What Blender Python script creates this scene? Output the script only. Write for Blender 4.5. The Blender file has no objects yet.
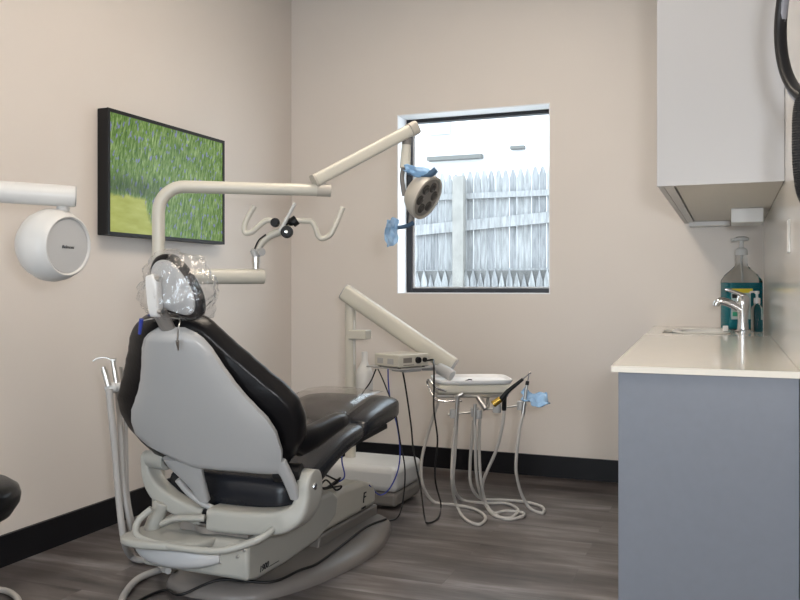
import bpy, bmesh, math, random
from mathutils import Vector as V, Matrix, noise
random.seed(4)
C = bpy.context.scene.collection
PI = math.pi
# ---------------------------------------------------------------- camera and survey
F, HC, HY = 840.0, 1.12, 287.0
YAW = math.atan(330 / 840)
ca, sa = math.cos(YAW), math.sin(YAW)
def at(x, y, z):
    X = (x - 400) / F * z
    return V((X * ca - z * sa, X * sa + z * ca, HC - (y - HY) / F * z))
def fl(x, y, h=0.0):
    return at(x, y, F * (HC - h) / (y - HY))
cam = bpy.data.cameras.new('camera'); camo = bpy.data.objects.new('camera', cam); C.objects.link(camo)
camo.location = (0, 0, HC); camo.rotation_euler = (PI / 2, 0, YAW)
cam.sensor_width = 36; cam.lens = 36 * F / 800
cam.shift_y = -(300 - HY) / 800 * 1.0
cam.clip_start = 0.05
bpy.context.scene.camera = camo
TH = math.radians(-1.6)
CO = at(400 - .61 / 2.9 * F, HY, 2.9); CO.z = 0
MCH = Matrix.Translation(CO) @ Matrix.Rotation(TH, 4, 'Z')
def L(r, f, h): return MCH @ V((r, f, h))

# ---------------------------------------------------------------- materials
MATS = {}
def mat(name, col, rough=.5, metal=0, spec=.5, bump=0, bscale=60, var=0, vscale=8, trans=0, ior=1.45, coat=0, alpha=1):
    m = bpy.data.materials.new(name); m.use_nodes = True
    nt = m.node_tree; b = nt.nodes['Principled BSDF']
    b.inputs['Base Color'].default_value = (*col, 1)
    b.inputs['Roughness'].default_value = rough; b.inputs['Metallic'].default_value = metal
    b.inputs['Specular IOR Level'].default_value = spec
    b.inputs['Transmission Weight'].default_value = trans; b.inputs['IOR'].default_value = ior
    b.inputs['Coat Weight'].default_value = coat; b.inputs['Alpha'].default_value = alpha
    tc = nt.nodes.new('ShaderNodeTexCoord')
    if bump:
        n = nt.nodes.new('ShaderNodeTexNoise'); n.inputs['Scale'].default_value = bscale; n.inputs['Detail'].default_value = 4
        nt.links.new(tc.outputs['Object'], n.inputs['Vector'])
        bp = nt.nodes.new('ShaderNodeBump'); bp.inputs['Strength'].default_value = bump; bp.inputs['Distance'].default_value = .01
        nt.links.new(n.outputs['Fac'], bp.inputs['Height']); nt.links.new(bp.outputs['Normal'], b.inputs['Normal'])
    if var:
        n = nt.nodes.new('ShaderNodeTexNoise'); n.inputs['Scale'].default_value = vscale; n.inputs['Detail'].default_value = 3
        nt.links.new(tc.outputs['Object'], n.inputs['Vector'])
        r = nt.nodes.new('ShaderNodeValToRGB')
        r.color_ramp.elements[0].position = .3; r.color_ramp.elements[1].position = .7
        r.color_ramp.elements[0].color = (*[c * (1 - var) for c in col], 1)
        r.color_ramp.elements[1].color = (*[min(1, c * (1 + var)) for c in col], 1)
        nt.links.new(n.outputs['Fac'], r.inputs['Fac']); nt.links.new(r.outputs['Color'], b.inputs['Base Color'])
    MATS[name] = m
    return m
wallm = mat('warm_white_wall_paint', (.69, .64, .595), .45, bump=.03, bscale=180, var=.01, vscale=3)
wallglossm = mat('satin_wall_paint', (.69, .65, .61), .13, bump=.004, bscale=120)
ceilm = mat('ceiling_paint', (.74, .72, .69), .8)
blackbase = mat('black_baseboard_paint', (.006, .006, .008), .4, spec=.3, var=.1)
shellm = mat('light_grey_plastic', (.375, .378, .38), .32, bump=.01, bscale=200)
enam = mat('cream_enamel', (.54, .52, .455), .28, var=.01)
chairw = mat('pale_grey_enamel', (.37, .372, .345), .3, var=.01)
whitep = mat('white_plastic', (.6, .6, .59), .3)
greyband = mat('taupe_plastic', (.2, .185, .17), .4)
platem = mat('taupe_base_plate', (.2, .182, .17), .35, var=.03)
vinyl = mat('black_vinyl', (.005, .0048, .0058), .3, spec=.3, bump=.06, bscale=90)
seatvinyl = mat('charcoal_vinyl', (.012, .0135, .018), .27, bump=.05, bscale=90)
blackp = mat('black_plastic', (.008, .008, .009), .45, spec=.35)
traym = mat('bright_white_plastic', (.82, .82, .82), .3)
rubber = mat('black_rubber', (.012, .012, .013), .6)
chrome = mat('chrome', (.75, .75, .76), .1, 1)
steel = mat('brushed_steel', (.55, .54, .52), .28, 1)
hosem = mat('off_white_hose', (.5, .48, .45), .5)
ghose = mat('grey_hose', (.44, .43, .42), .5)
bluecab = mat('blue_cable', (.03, .05, .3), .45)
gold = mat('gold_ring', (.62, .42, .1), .25, 1)
bluef = mat('blue_barrier_film', (.22, .5, .85), .25, trans=.35, ior=1.1)
bluedark = mat('slate_blue_handle', (.05, .1, .17), .4)
cabm = mat('blue_grey_laminate', (.165, .182, .215), .42, var=.02, vscale=40)
upm = mat('white_laminate', (.45, .452, .46), .4)
underm = mat('cabinet_underside', (.55, .53, .49), .5)
quartz = mat('white_quartz', (.72, .69, .62), .1, var=.01, vscale=30)
ceram = mat('white_ceramic', (.72, .71, .68), .12)
clearp = mat('clear_plastic', (.93, .95, .95), .06, trans=1, ior=1.2)
mouthw = mat('green_mouthwash', (.02, .24, .30), .1, trans=.15, ior=1.33)
frost = mat('frosted_plastic', (.72, .73, .73), .35, trans=.35, ior=1.1)
labelm = mat('pale_label_paper', (.5, .63, .62), .5)
yellowm = mat('yellow_label_band', (.75, .62, .04), .5)
greenm = mat('green_label_mark', (.03, .36, .2), .5)
inkm = mat('dark_ink', (.02, .022, .025), .5)
greyring = mat('grey_ring_rim', (.2, .2, .22), .4)
lens = mat('lamp_lens', (.06, .055, .05), .15)
facegrey = mat('pale_grey_face', (.50, .51, .52), .3)
bark = mat('beige_lamp_shell', (.44, .41, .36), .35)
fencem = mat('bleached_fence_wood', (.20, .205, .21), .8, bump=.3, bscale=30, var=.3, vscale=9)
fencem2 = mat('weathered_fence_wood', (.165, .17, .178), .8, bump=.3, bscale=30, var=.35, vscale=9)
gapshade = mat('fence_gap_shade', (.1, .1, .1), .85, var=.3)  # dark colour standing in for shade between the low fence boards
for m_ in (fencem, fencem2):
    nt_ = m_.node_tree; mp_ = nt_.nodes.new('ShaderNodeMapping'); mp_.inputs['Scale'].default_value = (5, 5, .6)
    nt_.links.new(nt_.nodes['Texture Coordinate'].outputs['Object'], mp_.inputs['Vector'])
    for n_ in nt_.nodes:
        if n_.type == 'TEX_NOISE': nt_.links.new(mp_.outputs[0], n_.inputs['Vector'])
postm = mat('bare_pine_post', (.19, .185, .175), .8, var=.12, vscale=12)
housem = mat('white_house_siding', (.5, .5, .51), .7)
housetrim = mat('grey_house_trim', (.1, .1, .095), .7)
housegl = mat('pale_house_glass', (.3, .32, .37), .2)
groundm = mat('pale_gravel', (.55, .53, .5), .9, var=.2, vscale=20)
revealm = mat('white_window_reveal', (.82, .83, .85), .6)
framem = mat('black_window_frame', (.01, .01, .014), .35)
blk_tube = mat('black_cord', (.008, .008, .009), .45)

def floor_mat():
    m = bpy.data.materials.new('grey_vinyl_planks'); m.use_nodes = True
    nt = m.node_tree; b = nt.nodes['Principled BSDF']; N = nt.nodes.new; K = nt.links.new
    tc = N('ShaderNodeTexCoord')
    br = N('ShaderNodeTexBrick'); br.inputs['Scale'].default_value = 1
    br.inputs['Brick Width'].default_value = 1.22; br.inputs['Row Height'].default_value = .18
    br.inputs['Mortar Size'].default_value = .0012; br.offset = .37
    br.inputs['Color1'].default_value = (.35, .35, .35, 1); br.inputs['Color2'].default_value = (.75, .75, .75, 1)
    br.inputs['Mortar'].default_value = (.1, .1, .1, 1)
    K(tc.outputs['Object'], br.inputs['Vector'])
    mp = N('ShaderNodeMapping'); mp.inputs['Scale'].default_value = (1.5, 10, 1); K(tc.outputs['Object'], mp.inputs['Vector'])
    ad = N('ShaderNodeVectorMath'); ad.operation = 'ADD'; K(mp.outputs[0], ad.inputs[0])
    sc = N('ShaderNodeVectorMath'); sc.operation = 'SCALE'; sc.inputs['Scale'].default_value = 9; K(br.outputs['Color'], sc.inputs[0]); K(sc.outputs[0], ad.inputs[1])
    no = N('ShaderNodeTexNoise'); no.inputs['Scale'].default_value = 1.0; no.inputs['Detail'].default_value = 7; no.inputs['Roughness'].default_value = .62; no.inputs['Distortion'].default_value = .5
    K(ad.outputs[0], no.inputs['Vector'])
    rp = N('ShaderNodeValToRGB'); e = rp.color_ramp.elements
    e[0].position = .3; e[0].color = (.036, .029, .027, 1); e[1].position = .7; e[1].color = (.29, .275, .275, 1)
    q = rp.color_ramp.elements.new(.5); q.color = (.135, .118, .113, 1)
    K(no.outputs['Fac'], rp.inputs['Fac'])
    mx = N('ShaderNodeMix'); mx.data_type = 'RGBA'; mx.blend_type = 'MULTIPLY'; mx.inputs['Factor'].default_value = .45
    K(rp.outputs['Color'], mx.inputs['A']); K(br.outputs['Color'], mx.inputs['B'])
    lo = N('ShaderNodeTexNoise'); lo.inputs['Scale'].default_value = 1; lo.inputs['Detail'].default_value = 4
    mp2 = N('ShaderNodeMapping'); mp2.inputs['Scale'].default_value = (2.0, 6.5, 1); K(tc.outputs['Object'], mp2.inputs['Vector']); K(mp2.outputs[0], lo.inputs['Vector'])
    r2 = N('ShaderNodeValToRGB'); r2.color_ramp.elements[0].position = .36; r2.color_ramp.elements[0].color = (.58, .54, .53, 1); r2.color_ramp.elements[1].position = .64; r2.color_ramp.elements[1].color = (1.2, 1.2, 1.22, 1)
    K(lo.outputs['Fac'], r2.inputs['Fac'])
    m2 = N('ShaderNodeMix'); m2.data_type = 'RGBA'; m2.blend_type = 'MULTIPLY'; m2.inputs['Factor'].default_value = .9
    K(mx.outputs['Result'], m2.inputs['A']); K(r2.outputs['Color'], m2.inputs['B']); K(m2.outputs['Result'], b.inputs['Base Color'])
    b.inputs['Roughness'].default_value = .3; b.inputs['Specular IOR Level'].default_value = .5
    bp = N('ShaderNodeBump'); bp.inputs['Strength'].default_value = .12; bp.inputs['Distance'].default_value = .004
    K(no.outputs['Fac'], bp.inputs['Height']); K(bp.outputs['Normal'], b.inputs['Normal'])
    return m
floorm = floor_mat()

def film_mat(name, tint, strength, op=0.0, bump=.7, gcol=(1, 1, 1)):
    m = bpy.data.materials.new(name); m.use_nodes = True
    nt = m.node_tree; nt.nodes.clear(); N = nt.nodes.new; K = nt.links.new
    out = N('ShaderNodeOutputMaterial'); tr = N('ShaderNodeBsdfTransparent'); tr.inputs['Color'].default_value = (*tint, 1)
    gl = N('ShaderNodeBsdfGlossy'); gl.inputs['Roughness'].default_value = .12; gl.inputs['Color'].default_value = (*gcol, 1)
    tc = N('ShaderNodeTexCoord'); no = N('ShaderNodeTexNoise'); no.inputs['Scale'].default_value = 28; no.inputs['Detail'].default_value = 3; no.inputs['Distortion'].default_value = 1.2
    mp = N('ShaderNodeMapping'); mp.inputs['Scale'].default_value = (1, 1, .45); mp.inputs['Rotation'].default_value = (.3, .4, .2)
    K(tc.outputs['Object'], mp.inputs['Vector']); K(mp.outputs[0], no.inputs['Vector'])
    bp = N('ShaderNodeBump'); bp.inputs['Strength'].default_value = bump; bp.inputs['Distance'].default_value = .02
    K(no.outputs['Fac'], bp.inputs['Height']); K(bp.outputs['Normal'], gl.inputs['Normal'])
    fr = N('ShaderNodeFresnel'); fr.inputs['IOR'].default_value = 1.45; K(bp.outputs['Normal'], fr.inputs['Normal'])
    mu = N('ShaderNodeMath'); mu.operation = 'MULTIPLY_ADD'; mu.inputs[1].default_value = strength; mu.inputs[2].default_value = op; mu.use_clamp = True
    ge = N('ShaderNodeNewGeometry'); bf = N('ShaderNodeMath'); bf.operation = 'SUBTRACT'; bf.inputs[0].default_value = 1; K(ge.outputs['Backfacing'], bf.inputs[1])
    m2 = N('ShaderNodeMath'); m2.operation = 'MULTIPLY'; K(fr.outputs[0], m2.inputs[0]); K(bf.outputs[0], m2.inputs[1]); K(m2.outputs[0], mu.inputs[0])
    mx = N('ShaderNodeMixShader'); K(mu.outputs[0], mx.inputs['Fac']); K(tr.outputs[0], mx.inputs[1]); K(gl.outputs[0], mx.inputs[2])
    K(mx.outputs[0], out.inputs['Surface'])
    return m
filmm = film_mat('crinkled_clear_film', (.95, .955, .96), 1.6, .05, .5)
toefilm = film_mat('clear_vinyl_sheet', (.86, .85, .84), .7, .04, .06)
bluefilm = mat('blue_barrier_film', (.36, .62, .92), .22, alpha=.62, bump=.4, bscale=40)
glassm = film_mat('window_glass', (.97, .98, .98), .25, 0, 0)

def screen_mat():
    m = bpy.data.materials.new('screen_picture'); m.use_nodes = True
    nt = m.node_tree; nt.nodes.clear(); N = nt.nodes.new; K = nt.links.new
    out = N('ShaderNodeOutputMaterial'); em = N('ShaderNodeEmission'); gl = N('ShaderNodeBsdfGlossy'); gl.inputs['Roughness'].default_value = .25
    tc = N('ShaderNodeTexCoord'); se = N('ShaderNodeSeparateXYZ'); K(tc.outputs['Generated'], se.inputs[0])
    def math_(op, a, b=None, c=None):
        n = N('ShaderNodeMath'); n.operation = op
        for i, v in enumerate((a, b, c)):
            if v is None: continue
            if isinstance(v, (int, float)): n.inputs[i].default_value = v
            else: K(v, n.inputs[i])
        return n.outputs[0]
    def vec(ax, ay, shear):
        cb = N('ShaderNodeCombineXYZ')
        xs = math_('MULTIPLY_ADD', se.outputs[2], shear, se.outputs[1])
        K(math_('MULTIPLY', xs, ax), cb.inputs[0]); K(math_('MULTIPLY', se.outputs[2], ay), cb.inputs[1])
        return cb.outputs[0]
    def noise_(v, det=4, dist=0.0, rough=.55):
        n = N('ShaderNodeTexNoise'); n.inputs['Scale'].default_value = 1; n.inputs['Detail'].default_value = det; n.inputs['Distortion'].default_value = dist; n.inputs['Roughness'].default_value = rough
        K(v, n.inputs['Vector']); return n.outputs['Fac']
    def ramp(f, stops):
        r = N('ShaderNodeValToRGB'); e = r.color_ramp.elements
        e[0].position, e[0].color = stops[0][0], (*stops[0][1], 1)
        e[1].position, e[1].color = stops[-1][0], (*stops[-1][1], 1)
        for p, c in stops[1:-1]:
            q = e.new(p); q.color = (*c, 1)
        K(f, r.inputs['Fac']); return r.outputs['Color']
    def mix(f, a, b):
        x = N('ShaderNodeMix'); x.data_type = 'RGBA'; K(f, x.inputs['Factor'])
        for s, v in (('A', a), ('B', b)):
            if isinstance(v, tuple): x.inputs[s].default_value = (*v, 1)
            else: K(v, x.inputs[s])
        return x.outputs['Result']
    def step(f, lo, hi):
        r = N('ShaderNodeMapRange'); r.inputs[1].default_value = lo; r.inputs[2].default_value = hi; K(f, r.inputs[0]); return r.outputs[0]
    grass = ramp(noise_(vec(75, 9, -.12), 3, .3, .7), [(.28, (.04, .10, .012)), (.45, (.15, .27, .055)), (.58, (.30, .44, .14)), (.7, (.55, .66, .33))])
    big = noise_(vec(5, 4, .2), 3)
    grass = mix(step(big, .38, .68), grass, mix(step(big, 0, 1), (.05, .13, .02), grass))
    flo = math_('MULTIPLY', step(noise_(vec(46, 15, -.1), 2, 0, .5), .59, .66), .8)
    grass = mix(flo, grass, (.26, .26, .55))
    # dark reed roots over the pond, and the pond in the lower left
    edge = math_('MULTIPLY_ADD', noise_(vec(11, 3, 0), 4), .16, -.08)
    zz = math_('ADD', se.outputs[2], edge); yy = math_('ADD', se.outputs[1], math_('MULTIPLY', edge, 1.4))
    d1 = math_('MULTIPLY', math_('MULTIPLY', step(zz, .30, .36), step(zz, .55, .42)), step(yy, .55, .25))
    grass = mix(math_('MULTIPLY', d1, .65), grass, (.03, .06, .025))
    slope = math_('MULTIPLY_ADD', zz, .33, yy)
    pond = math_('MULTIPLY', step(zz, .33, .30), step(slope, .40, .36))
    col = mix(pond, grass, ramp(noise_(vec(6, 14, 0), 3), [(.35, (.42, .45, .09)), (.7, (.56, .60, .16))]))
    K(col, em.inputs['Color']); em.inputs['Strength'].default_value = .78
    ad = N('ShaderNodeMixShader'); ad.inputs['Fac'].default_value = .03
    K(em.outputs[0], ad.inputs[1]); K(gl.outputs[0], ad.inputs[2]); K(ad.outputs[0], out.inputs['Surface'])
    return m
screenm = screen_mat()
def emit(name, col, s):
    m = bpy.data.materials.new(name); m.use_nodes = True; nt = m.node_tree; nt.nodes.clear()
    o = nt.nodes.new('ShaderNodeOutputMaterial'); e = nt.nodes.new('ShaderNodeEmission')
    e.inputs['Color'].default_value = (*col, 1); e.inputs['Strength'].default_value = s
    nt.links.new(e.outputs[0], o.inputs['Surface']); return m

# ---------------------------------------------------------------- mesh helpers
def bm_(): return bmesh.new()
def frame(d, up=V((0, 0, 1))):
    d = d.normalized(); x = up.cross(d)
    if x.length < 1e-4: x = V((1, 0, 0)).cross(d)
    x.normalize(); return x, d.cross(x)
def loft(bm, rows, cap=True):
    rs = [[bm.verts.new(p) for p in r] for r in rows]
    n = len(rs[0])
    for a, b in zip(rs, rs[1:]):
        for i in range(n):
            j = (i + 1) % n
            bm.faces.new((a[i], a[j], b[j], b[i]))
    if cap:
        bm.faces.new(rs[0][::-1]); bm.faces.new(rs[-1])
def sup(c, ax, ay, a, b, n=24, e=1.0):
    out = []
    for i in range(n):
        t = 2 * PI * (i + .5) / n; co, si = math.cos(t), math.sin(t)
        out.append(c + ax * (a * math.copysign(abs(co) ** e, co)) + ay * (b * math.copysign(abs(si) ** e, si)))
    return out
def spline(pts, k=6, closed=False):
    P = [V(p) for p in pts]; n = len(P); out = []
    for i in range(n if closed else n - 1):
        if closed: p0, p1, p2, p3 = P[i - 1], P[i], P[(i + 1) % n], P[(i + 2) % n]
        else: p0, p1, p2, p3 = P[max(i - 1, 0)], P[i], P[i + 1], P[min(i + 2, n - 1)]
        for j in range(k):
            t = j / k
            out.append(.5 * ((2 * p1) + (p2 - p0) * t + (2 * p0 - 5 * p1 + 4 * p2 - p3) * t * t + (3 * p1 - p0 - 3 * p2 + p3) * t ** 3))
    if not closed: out.append(P[-1])
    return out
def tube(bm, pts, r, n=12, smooth=0, flat=1.0, up=V((0, 0, 1)), e=1.0, taper=None):
    P = spline(pts, smooth) if smooth else [V(p) for p in pts]
    rows = []; x = None
    for i, p in enumerate(P):
        d = (P[min(i + 1, len(P) - 1)] - P[max(i - 1, 0)]).normalized()
        if x is None: x, y = frame(d, up)
        else:
            x = (x - d * x.dot(d)).normalized(); y = d.cross(x)
        rr = r if taper is None else r + (taper - r) * i / (len(P) - 1)
        rows.append(sup(p, x, y, rr * flat, rr, n, e))
    loft(bm, rows)
def lathe(bm, prof, org, axis=V((0, 0, 1)), n=28):
    x, y = frame(axis.normalized(), V((0, 1, 0)) if abs(axis.normalized().z) > .9 else V((0, 0, 1)))
    a = axis.normalized()
    loft(bm, [sup(org + a * h, x, y, max(r, .0004), max(r, .0004), n) for r, h in prof])
def box(bm, lo, hi, M=None):
    lo, hi = V(lo), V(hi)
    vs = [bm.verts.new((M @ V((x, y, z))) if M else V((x, y, z))) for x in (lo.x, hi.x) for y in (lo.y, hi.y) for z in (lo.z, hi.z)]
    for f in ((0, 1, 3, 2), (4, 6, 7, 5), (0, 4, 5, 1), (2, 3, 7, 6), (0, 2, 6, 4), (1, 5, 7, 3)):
        bm.faces.new([vs[i] for i in f])
def prism(bm, pts, d):
    a = [V(p) for p in pts]; loft(bm, [a, [p + V(d) for p in a]])
def cushion(bm, pts, d, r, dome=0.0):
    """closed planar outline, extruded along d with rounded rims of radius r"""
    P = [V(p) for p in pts]; d = V(d); t = d.length; u = d.normalized()
    c = sum(P, V()) / len(P)
    rows = []
    S = [(0, 1), (.25, .6), (.55, .25), (1, 0)]
    def ins(k): return [p + (c - p).normalized() * (r * k) for p in P]
    rows.append([p + (c - p) * .5 - u * dome for p in P])
    for h, k in S: rows.append([p + u * (r * h) for p in ins(k)])
    for h, k in S[::-1]: rows.append([p + u * (t - r * h) for p in ins(k)])
    rows.append([p + (c - p) * .5 + u * (t + dome) for p in P])
    loft(bm, rows)
def obj(name, bm, m, parent=None, local=False, bevel=0, sub=0, flat=False, angle=40):
    bmesh.ops.recalc_face_normals(bm, faces=bm.faces)
    root = parent
    while root is not None and root.parent: root = root.parent
    me = bpy.data.meshes.new(name)
    if root is not None and not local:
        M = Matrix.Translation(root.location) @ root.rotation_euler.to_matrix().to_4x4()
        bm.transform(M.inverted())
    org = None
    if root is None:
        cs = [v.co for v in bm.verts]
        org = V(((min(c.x for c in cs) + max(c.x for c in cs)) / 2, (min(c.y for c in cs) + max(c.y for c in cs)) / 2, min(c.z for c in cs)))
        bm.transform(Matrix.Translation(-org))
    bm.to_mesh(me); bm.free()
    if not flat:
        me.shade_smooth(); me.set_sharp_from_angle(angle=math.radians(angle))
    me.materials.append(m)
    o = bpy.data.objects.new(name, me); C.objects.link(o)
    if parent is not None: o.parent = parent
    if org is not None: o.location = org
    if bevel:
        b = o.modifiers.new('bevel', 'BEVEL'); b.width = bevel; b.segments = 3; b.limit_method = 'ANGLE'; b.angle_limit = math.radians(40); b.harden_normals = False
        me.shade_smooth() if not flat else None
        w = o.modifiers.new('wn', 'WEIGHTED_NORMAL'); w.keep_sharp = True
    if sub:
        s = o.modifiers.new('sub', 'SUBSURF'); s.levels = sub; s.render_levels = sub
    return o
def thing(name, label, cat, loc, group=None, rotz=0):
    o = bpy.data.objects.new(name, None); C.objects.link(o); o.location = loc; o.rotation_euler = (0, 0, rotz)
    o.empty_display_size = .1; o['label'] = label; o['category'] = cat
    if group: o['group'] = group
    return o
def tag(o, label, cat, group=None):
    o['label'] = label; o['category'] = cat
    if group: o['group'] = group
    return o
def struct(name, bm, m, bevel=0):
    o = obj(name, bm, m, bevel=bevel, flat=(bevel == 0)); o['kind'] = 'structure'; return o
def text(name, s, size, m, M, parent, depth=.0006, shear=0.0, sx=1.0):
    cu = bpy.data.curves.new(name, 'FONT'); cu.body = s; cu.size = size; cu.extrude = depth; cu.align_x = 'CENTER'; cu.align_y = 'CENTER'; cu.shear = shear
    t = bpy.data.objects.new(name + '_src', cu); C.objects.link(t)
    dg = bpy.context.evaluated_depsgraph_get(); me = bpy.data.meshes.new_from_object(t.evaluated_get(dg))
    bpy.data.objects.remove(t)
    root = parent
    while root.parent: root = root.parent
    R = Matrix.Translation(root.location) @ root.rotation_euler.to_matrix().to_4x4()
    me.transform(R.inverted() @ M @ Matrix.Diagonal((sx, 1, 1, 1))); me.materials.clear(); me.materials.append(m); me.name = name
    o = bpy.data.objects.new(name, me); C.objects.link(o); o.parent = parent
    return o
def basis(o, x, y):
    x = x.normalized(); z = x.cross(y).normalized(); y = z.cross(x)
    return Matrix(((x.x, y.x, z.x, o.x), (x.y, y.y, z.y, o.y), (x.z, y.z, z.z, o.z), (0, 0, 0, 1)))

# ---------------------------------------------------------------- the room
UL, VB, UR, H = -2.72, 4.945, .17, 3.15
W0, W1, S0, S1 = -1.963, -.99, 1.078, 2.21        # window opening
b = bm_(); box(b, (UL - .2, -1.3, -.12), (1.8, VB + .2, 0)); struct('floor', b, floorm)
b = bm_(); box(b, (UL - .2, -1.3, H), (1.8, VB + .2, H + .12)); struct('ceiling', b, ceilm)
b = bm_(); box(b, (UL - .2, -1.3, 0), (UL, VB + .2, H)); struct('wall_left', b, wallm)
b = bm_()
for lo, hi in (((UL, 0), (W0, H)), ((W1, 0), (1.8, H)), ((W0, 0), (W1, S0)), ((W0, S1), (W1, H))):
    box(b, (lo[0], VB, lo[1]), (hi[0], VB + .24, hi[1]))
struct('wall_back', b, wallm)
b = bm_(); box(b, (UR, 2.2, 0), (1.8, VB, H)); struct('wall_right', b, wallglossm)
b = bm_(); box(b, (1.6, -1.3, 0), (1.8, 2.2, H)); struct('wall_entry', b, wallm)
D0, D1, DH = -2.2, -1.1, 2.1                        # unseen opening added behind the camera to let in cool fill daylight
b = bm_(); box(b, (UL, -1.3, 0), (D0, -1.1, H)); box(b, (D1, -1.3, 0), (1.6, -1.1, H)); box(b, (D0, -1.3, DH), (D1, -1.1, H)); struct('wall_front', b, wallm)
b = bm_(); box(b, (UL, -1.1, 0), (UL + .016, VB, .125)); struct('baseboard_left', b, blackbase)
b = bm_(); box(b, (UL + .016, VB - .016, 0), (-.36, VB, .125)); struct('baseboard_back', b, blackbase)
# window: white returns, black frame, glass
w = bpy.data.objects.new('window_1', None); C.objects.link(w); w.location = ((W0 + W1) / 2, VB + .15, S0); w['kind'] = 'structure'
b = bm_()
t = .006
box(b, (W0, VB + .002, S0), (W0 + t, VB + .24, S1)); box(b, (W1 - t, VB + .002, S0), (W1, VB + .24, S1))
box(b, (W0, VB + .002, S1 - t), (W1, VB + .24, S1)); box(b, (W0, VB - .0, S0), (W1, VB + .24, S0 + t))
obj('window_reveal', b, revealm, w, flat=True)
b = bm_(); fw_ = .04; y0, y1 = VB + .15, VB + .21
box(b, (W0 + t, y0, S0 + t), (W0 + t + fw_, y1, S1 - t)); box(b, (W1 - t - .012, y0, S0 + t), (W1 - t, y1, S1 - t))
box(b, (W0 + t + fw_, y0, S1 - t - .022), (W1 - t - .012, y1, S1 - t)); box(b, (W0 + t + fw_, y0, S0 + t), (W1 - t - .012, y1, S0 + t + .028))
obj('window_frame', b, framem, w, bevel=.004)
b = bm_(); box(b, (W0 + t + fw_, y0 + .012, S0 + t + .028), (W0 + t + fw_ + .014, y0 + .03, S1 - t - .03))
box(b, (W0 + t + fw_ + .014, y0 + .012, S0 + t + .028), (W1 - t - .012, y0 + .03, S0 + t + .038))
obj('glazing_bead', b, upm, w)
b = bm_(); box(b, (W0 + t + fw_ + .001, y0 + .035, S0 + t + .03), (W1 - t - .013, y0 + .041, S1 - t - .031)); obj('pane', b, glassm, w)

# ceiling panels (above the frame)
led = emit('warm_led_panel', (1, .865, .72), 14.5)
for k, (x, y) in enumerate(((-1.2, 3.0), (-.9, .75))):
    c = thing('ceiling_light', ('flat warm LED panel in the ceiling over the dental chair', 'flat warm LED panel in the ceiling behind the camera')[k], 'light', (x, y, H - .03), 'ceiling light panels')
    b = bm_()
    for lo, hi in (((-.31, -.61), (.31, -.59)), ((-.31, .59), (.31, .61)), ((-.31, -.59), (-.29, .59)), ((.29, -.59), (.31, .59))):
        box(b, (x + lo[0], y + lo[1], H - .025), (x + hi[0], y + hi[1], H))
    obj('light_frame', b, whitep, c)
    b = bm_(); box(b, (x - .29, y - .59, H - .018), (x + .29, y + .59, H - .01)); obj('diffuser', b, led, c)

# ---------------------------------------------------------------- outside
b = bm_(); box(b, (-8, VB + .3, .1), (5, 20, .2)); struct('ground', b, groundm)
FY = 8.5
fe = thing('picket_fence', 'weathered grey wooden picket fence standing outside the window', 'fence', (-1.9, FY, .2))
x = -4.2
while x < -.4:
    b = bm_(); wd = .070 + random.uniform(-.003, .002); top = 2.34 + random.uniform(-.015, .015) + (x + 2.4) * .02
    y = FY + random.uniform(0, .012)
    pts = [(x, y, .22), (x + wd, y, .22), (x + wd, y, top - .09), (x + wd * .68, y, top - .012), (x + wd * .5, y, top), (x + wd * .32, y, top - .012), (x, y, top - .09)]
    prism(b, pts, (0, .018, 0)); obj('picket', b, random.choice((fencem, fencem2)), fe, flat=True)
    x += .0775 + random.uniform(-.002, .002)
for (za, zb_, hgt, yy) in ((2.04, 2.05, .06, -.045), (1.60, 1.86, .11, -.05), (1.20, 1.24, .09, -.04)):
    b = bm_(); prism(b, [(-4.2, FY + yy, za), (-.4, FY + yy, zb_), (-.4, FY + yy, zb_ + hgt), (-4.2, FY + yy, za + hgt)], (0, .04, 0)); obj('rail', b, fencem, fe, flat=True)
b = bm_(); p = at(453, 200, 8.6); box(b, (p.x - .06, FY - .14, .2), (p.x + .06, FY - .05, 2.28)); o = obj('post', b, postm, fe, bevel=.006); o['label'] = 'paler bare wood fence post'
b = bm_(); box(b, (-4.2, FY - .075, .3), (-.4, FY - .055, 1.29)); obj('gap_shade_board', b, gapshade, fe, flat=True)  # dark backing that paints the shade in the gaps of the low boards
x = -4.15
while x < -.5:
    tp = 1.29 + random.uniform(-.05, .03); wv = random.uniform(.062, .075)
    b = bm_(); y = FY - .095
    prism(b, [(x, y, .25), (x + wv, y, .25), (x + wv, y, tp - .13), (x + wv * .5, y, tp), (x, y, tp - .13)], (0, .016, 0)); obj('low_board', b, random.choice((fencem, fencem2)), fe, flat=True); x += .0775
ho = thing('neighbour_house', 'overexposed white house wall behind the fence', 'house', (-2, 11, .2))
b = bm_(); box(b, (-7, 11, .2), (3, 11.3, 6)); obj('house_wall', b, housem, ho)
for (xa, xb, ya, yb, d, m_, nm) in ((420, 482, 154, 158, .12, housetrim, 'ledge'), (421, 445, 118, 131, .05, housegl, 'house_window'), (513, 528, 148, 151, .1, housetrim, 'ledge')):
    A, B = at(xa, yb, 11.3), at(xb, ya, 11.3)
    b = bm_(); box(b, (A.x, 11 - d, A.z), (B.x, 11, B.z)); obj(nm, b, m_, ho)

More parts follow.
